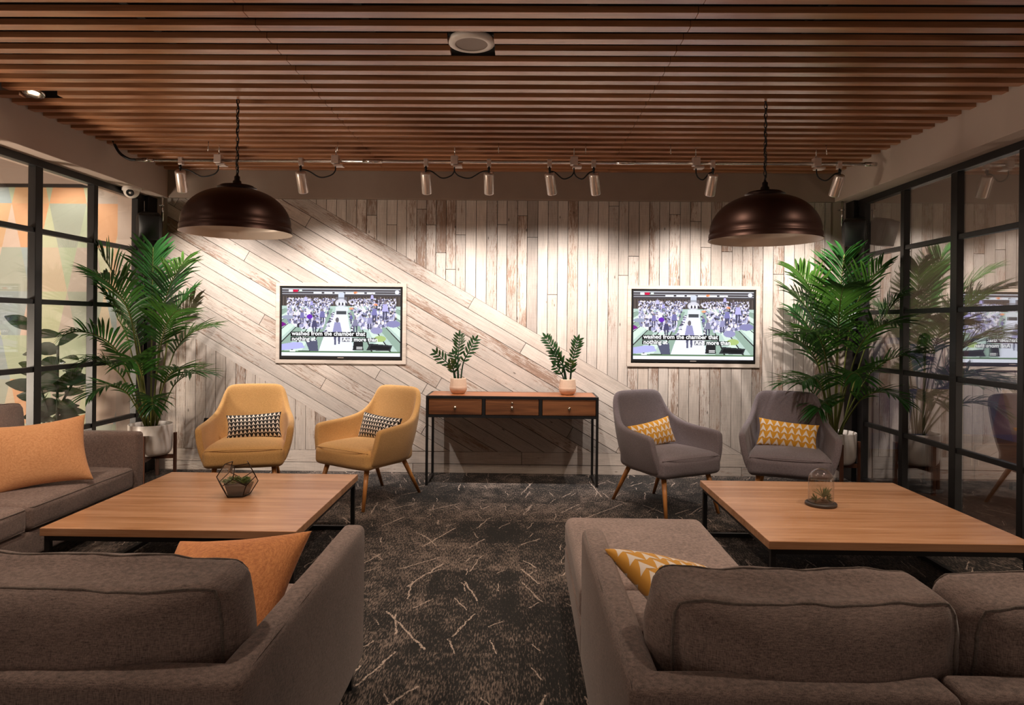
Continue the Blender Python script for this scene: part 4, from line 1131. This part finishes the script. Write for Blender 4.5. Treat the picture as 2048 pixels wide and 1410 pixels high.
def rubber_plant(loc):
    t = thing('rubber_plant', loc, 'dark broad-leaved rubber plant beyond the left glass wall', 'potted plant'); rnd = random.Random(12)
    b = MB(); b.lathe([(.001, 0), (.15, 0), (.165, .02), (.19, .36), (.18, .365), (.17, .33)], 36); b.build('pot', M['jarbase'], t)
    b = MB(); b.lathe([(.001, .335), (.175, .33)], 24); b.build('soil', M['soil'], t)
    for bx, tx, ty, tz in ((-.06, -.16, .0, 1.36), (.05, .12, -.1, 1.22), (.0, .22, .08, 1.02), (.0, -.05, -.14, .98)):
        pts = spline([(bx, 0, .33), (bx+(tx-bx)*.3, ty*.3, .33+(tz-.33)*.5), (tx, ty, tz)], 8)
        b = MB(); b.tube(pts, .011, 7); N = len(pts)-1
        for k in range(11):
            s = .25+.75*k/10; f = s*N; i = min(N-1, int(f)); p = pts[i].lerp(pts[i+1], f-i)
            a = k*2.4+tx*9; d = Vector((math.cos(a), math.sin(a), .15+.75*s*s*rnd.uniform(.3, 1.2))).normalized()
            nr = Vector((rnd.uniform(-.4, .7), -.8, .55)); nr = (nr-d*d.dot(nr)).normalized()
            leaf_blade(b, p, d, nr, rnd.uniform(.20, .28), rnd.uniform(.10, .135), .22, rnd.uniform(.05, .35), 6)
        b.build('branch', M['rubber'], t, normals=False)
rubber_plant((-4.18, 6.02, 0))

# ------------------------------------------------------------------ glass pieces on the tables
def terrarium(loc, rz):
    t = thing('geometric_terrarium', loc, 'faceted glass terrarium with succulents on the oak table at left', 'terrarium', rz)
    s = .092; phi = (1+5**.5)/2; V = []
    # dodecahedron standing on one pentagonal face, opened at the top
    for i in range(5): a = 2*PI*i/5; V.append((.607*math.cos(a), .607*math.sin(a), -.795))
    for i in range(5): a = 2*PI*i/5; V.append((.982*math.cos(a), .982*math.sin(a), -.188))
    for i in range(5): a = 2*PI*(i+.5)/5; V.append((.982*math.cos(a), .982*math.sin(a), .188))
    for i in range(5): a = 2*PI*(i+.5)/5; V.append((.607*math.cos(a), .607*math.sin(a), .795))
    k = s/.607*.80
    V = [Vector((x*k, y*k, (z+.795)*k+.004)) for x, y, z in V]
    faces = [[0,1,2,3,4]] + [[i, (i+1)%5, 5+(i+1)%5, 10+i, 5+i] for i in range(5)] + [[15+i, 15+(i+1)%5, 10+(i+1)%5, 5+(i+1)%5, 10+i] for i in range(1, 5)]
    edges = set()
    for f in faces:
        for i in range(5): edges.add(tuple(sorted((f[i], f[(i+1)%5]))))
    b = MB()
    for i, j in edges: b.tube([V[i], V[j]], .0028, 6)
    b.build('frame', M['gold'], t)
    b = MB(); vv = [b.bm.verts.new(p) for p in V]
    for f in faces: b.face([vv[i] for i in f])
    b.build('glass_panel', M['thinglass'], t)
    b = MB()
    lo = [V[i]*.94+Vector((0, 0, .006)) for i in range(5)]
    md = [Vector((V[5+i].x*.80, V[5+i].y*.84, .075)) for i in range(5)]
    b.loft([lo, md], smooth=False); b.build('soil', M['soil'], t)
    rnd = random.Random(2)
    for px, py, sz, n in ((-.05, -.03, .035, 16), (.03, -.045, .042, 20), (.055, .02, .034, 16), (-.03, .045, .038, 18), (.0, .0, .045, 18), (-.07, .02, .028, 12)):
        b = MB()
        for i in range(n):
            a = i*2.39996; e = .15+1.2*i/n; d = Vector((math.cos(a)*math.cos(e), math.sin(a)*math.cos(e), math.sin(e)))
            leaf_blade(b, Vector((px, py, .076)), d, (Vector((0, 0, 1))-d*d.z*.9).normalized(), sz*(1.35-.4*i/n), .022, .3, 0, 3)
        b.build('succulent', M['succ'], t, normals=False)
terrarium((-1.735, 4.165, .38), R(28))
t = thing('bell_jar', (1.80, 4.11, .38), 'glass bell jar over an air plant on a dark round base', 'bell jar')
b = MB(); b.lathe([(.001, 0), (.084, 0), (.089, .004), (.089, .016), (.085, .020), (.072, .020), (.070, .014), (.001, .014)], 48); b.build('base', M['jarbase'], t)
b = MB(); b.lathe([(.0715, .016), (.0715, .15)] + [(.0715*math.cos(a*PI/20), .15+.0715*math.sin(a*PI/20)) for a in range(1, 10)] + [(.001, .2215)], 48); b.build('glass_dome', M['thinglass'], t)
b = MB(); b.tube([(-.04, -.01, .018), (0, 0, .028), (.045, .012, .018)], [.008, .013, .006], 8); b.tube([(.0, .0, .025), (.01, -.02, .05)], [.010, .006], 7); b.build('driftwood', M['bark'], t)
rnd = random.Random(8)
for px, py, pz, n, L, dv in ((-.03, -.006, .03, 26, .052, (-.6, -.1, .5)), (.012, .0, .045, 40, .078, (.15, -.1, 1)), (.034, .004, .035, 26, .055, (.7, 0, .6))):
    b = MB(); dv = Vector(dv).normalized()
    for i in range(n):
        d = (dv + Vector((rnd.gauss(0, .5), rnd.gauss(0, .5), rnd.gauss(0, .4)))).normalized(); nr = d.orthogonal().normalized()
        q = Vector((px, py, pz)); LL = L*rnd.uniform(.7, 1.1)
        e = q+d*LL; rr = math.hypot(e.x, e.y)
        if rr > .066: LL *= .066/rr*.95
        leaf_blade(b, q, d, nr, LL, .006, .5, rnd.uniform(-.1, .25), 4)
    b.build('air_plant', M['air'], t, normals=False)

# ------------------------------------------------------------------ things in the right-hand room
t = thing('floor_lamp', (3.60, 6.15, 0), 'slim black floor lamp with a round base beyond the right glass wall', 'floor lamp')
b = MB(); b.lathe([(.001, 0), (.15, 0), (.155, .01), (.15, .025), (.03, .035), (.012, .05)], 36); b.build('base', M['black'], t)
b = MB(); b.tube([(0, 0, .04), (0, 0, 1.25)], .011, 10); b.build('pole', M['black'], t)
b = MB(); b.lathe([(.05, 1.22), (.085, 1.22), (.085, 1.225), (.04, 1.38), (.012, 1.40)], 28); b.build('lamp_shade', M['black'], t)
t = thing('low_cabinet', (4.05, 6.36, 0), 'low dark wooden cabinet against the painted wall beyond the right glass', 'cabinet')
b = MB(); b.box((-.42, -.2, .08), (.42, .2, .42)); b.build('body', M['walnut'], t, bevel=.004)
for sx in (-1, 1):
    b = MB(); b.box((sx*.208-.2, -.214, .10), (sx*.208+.2, -.2, .40)); d_ = b.build('door', M['walnut'], t, bevel=.002)
    b = MB(); b.box((sx*.03-.006, -.222, .22), (sx*.03+.006, -.214, .30)); b.build('handle', M['brass'], d_)
    for sy in (-1, 1): b = MB(); b.box((sx*.38-.02, sy*.16-.02, 0), (sx*.38+.02, sy*.16+.02, .08)); b.build('leg', M['black'], t)
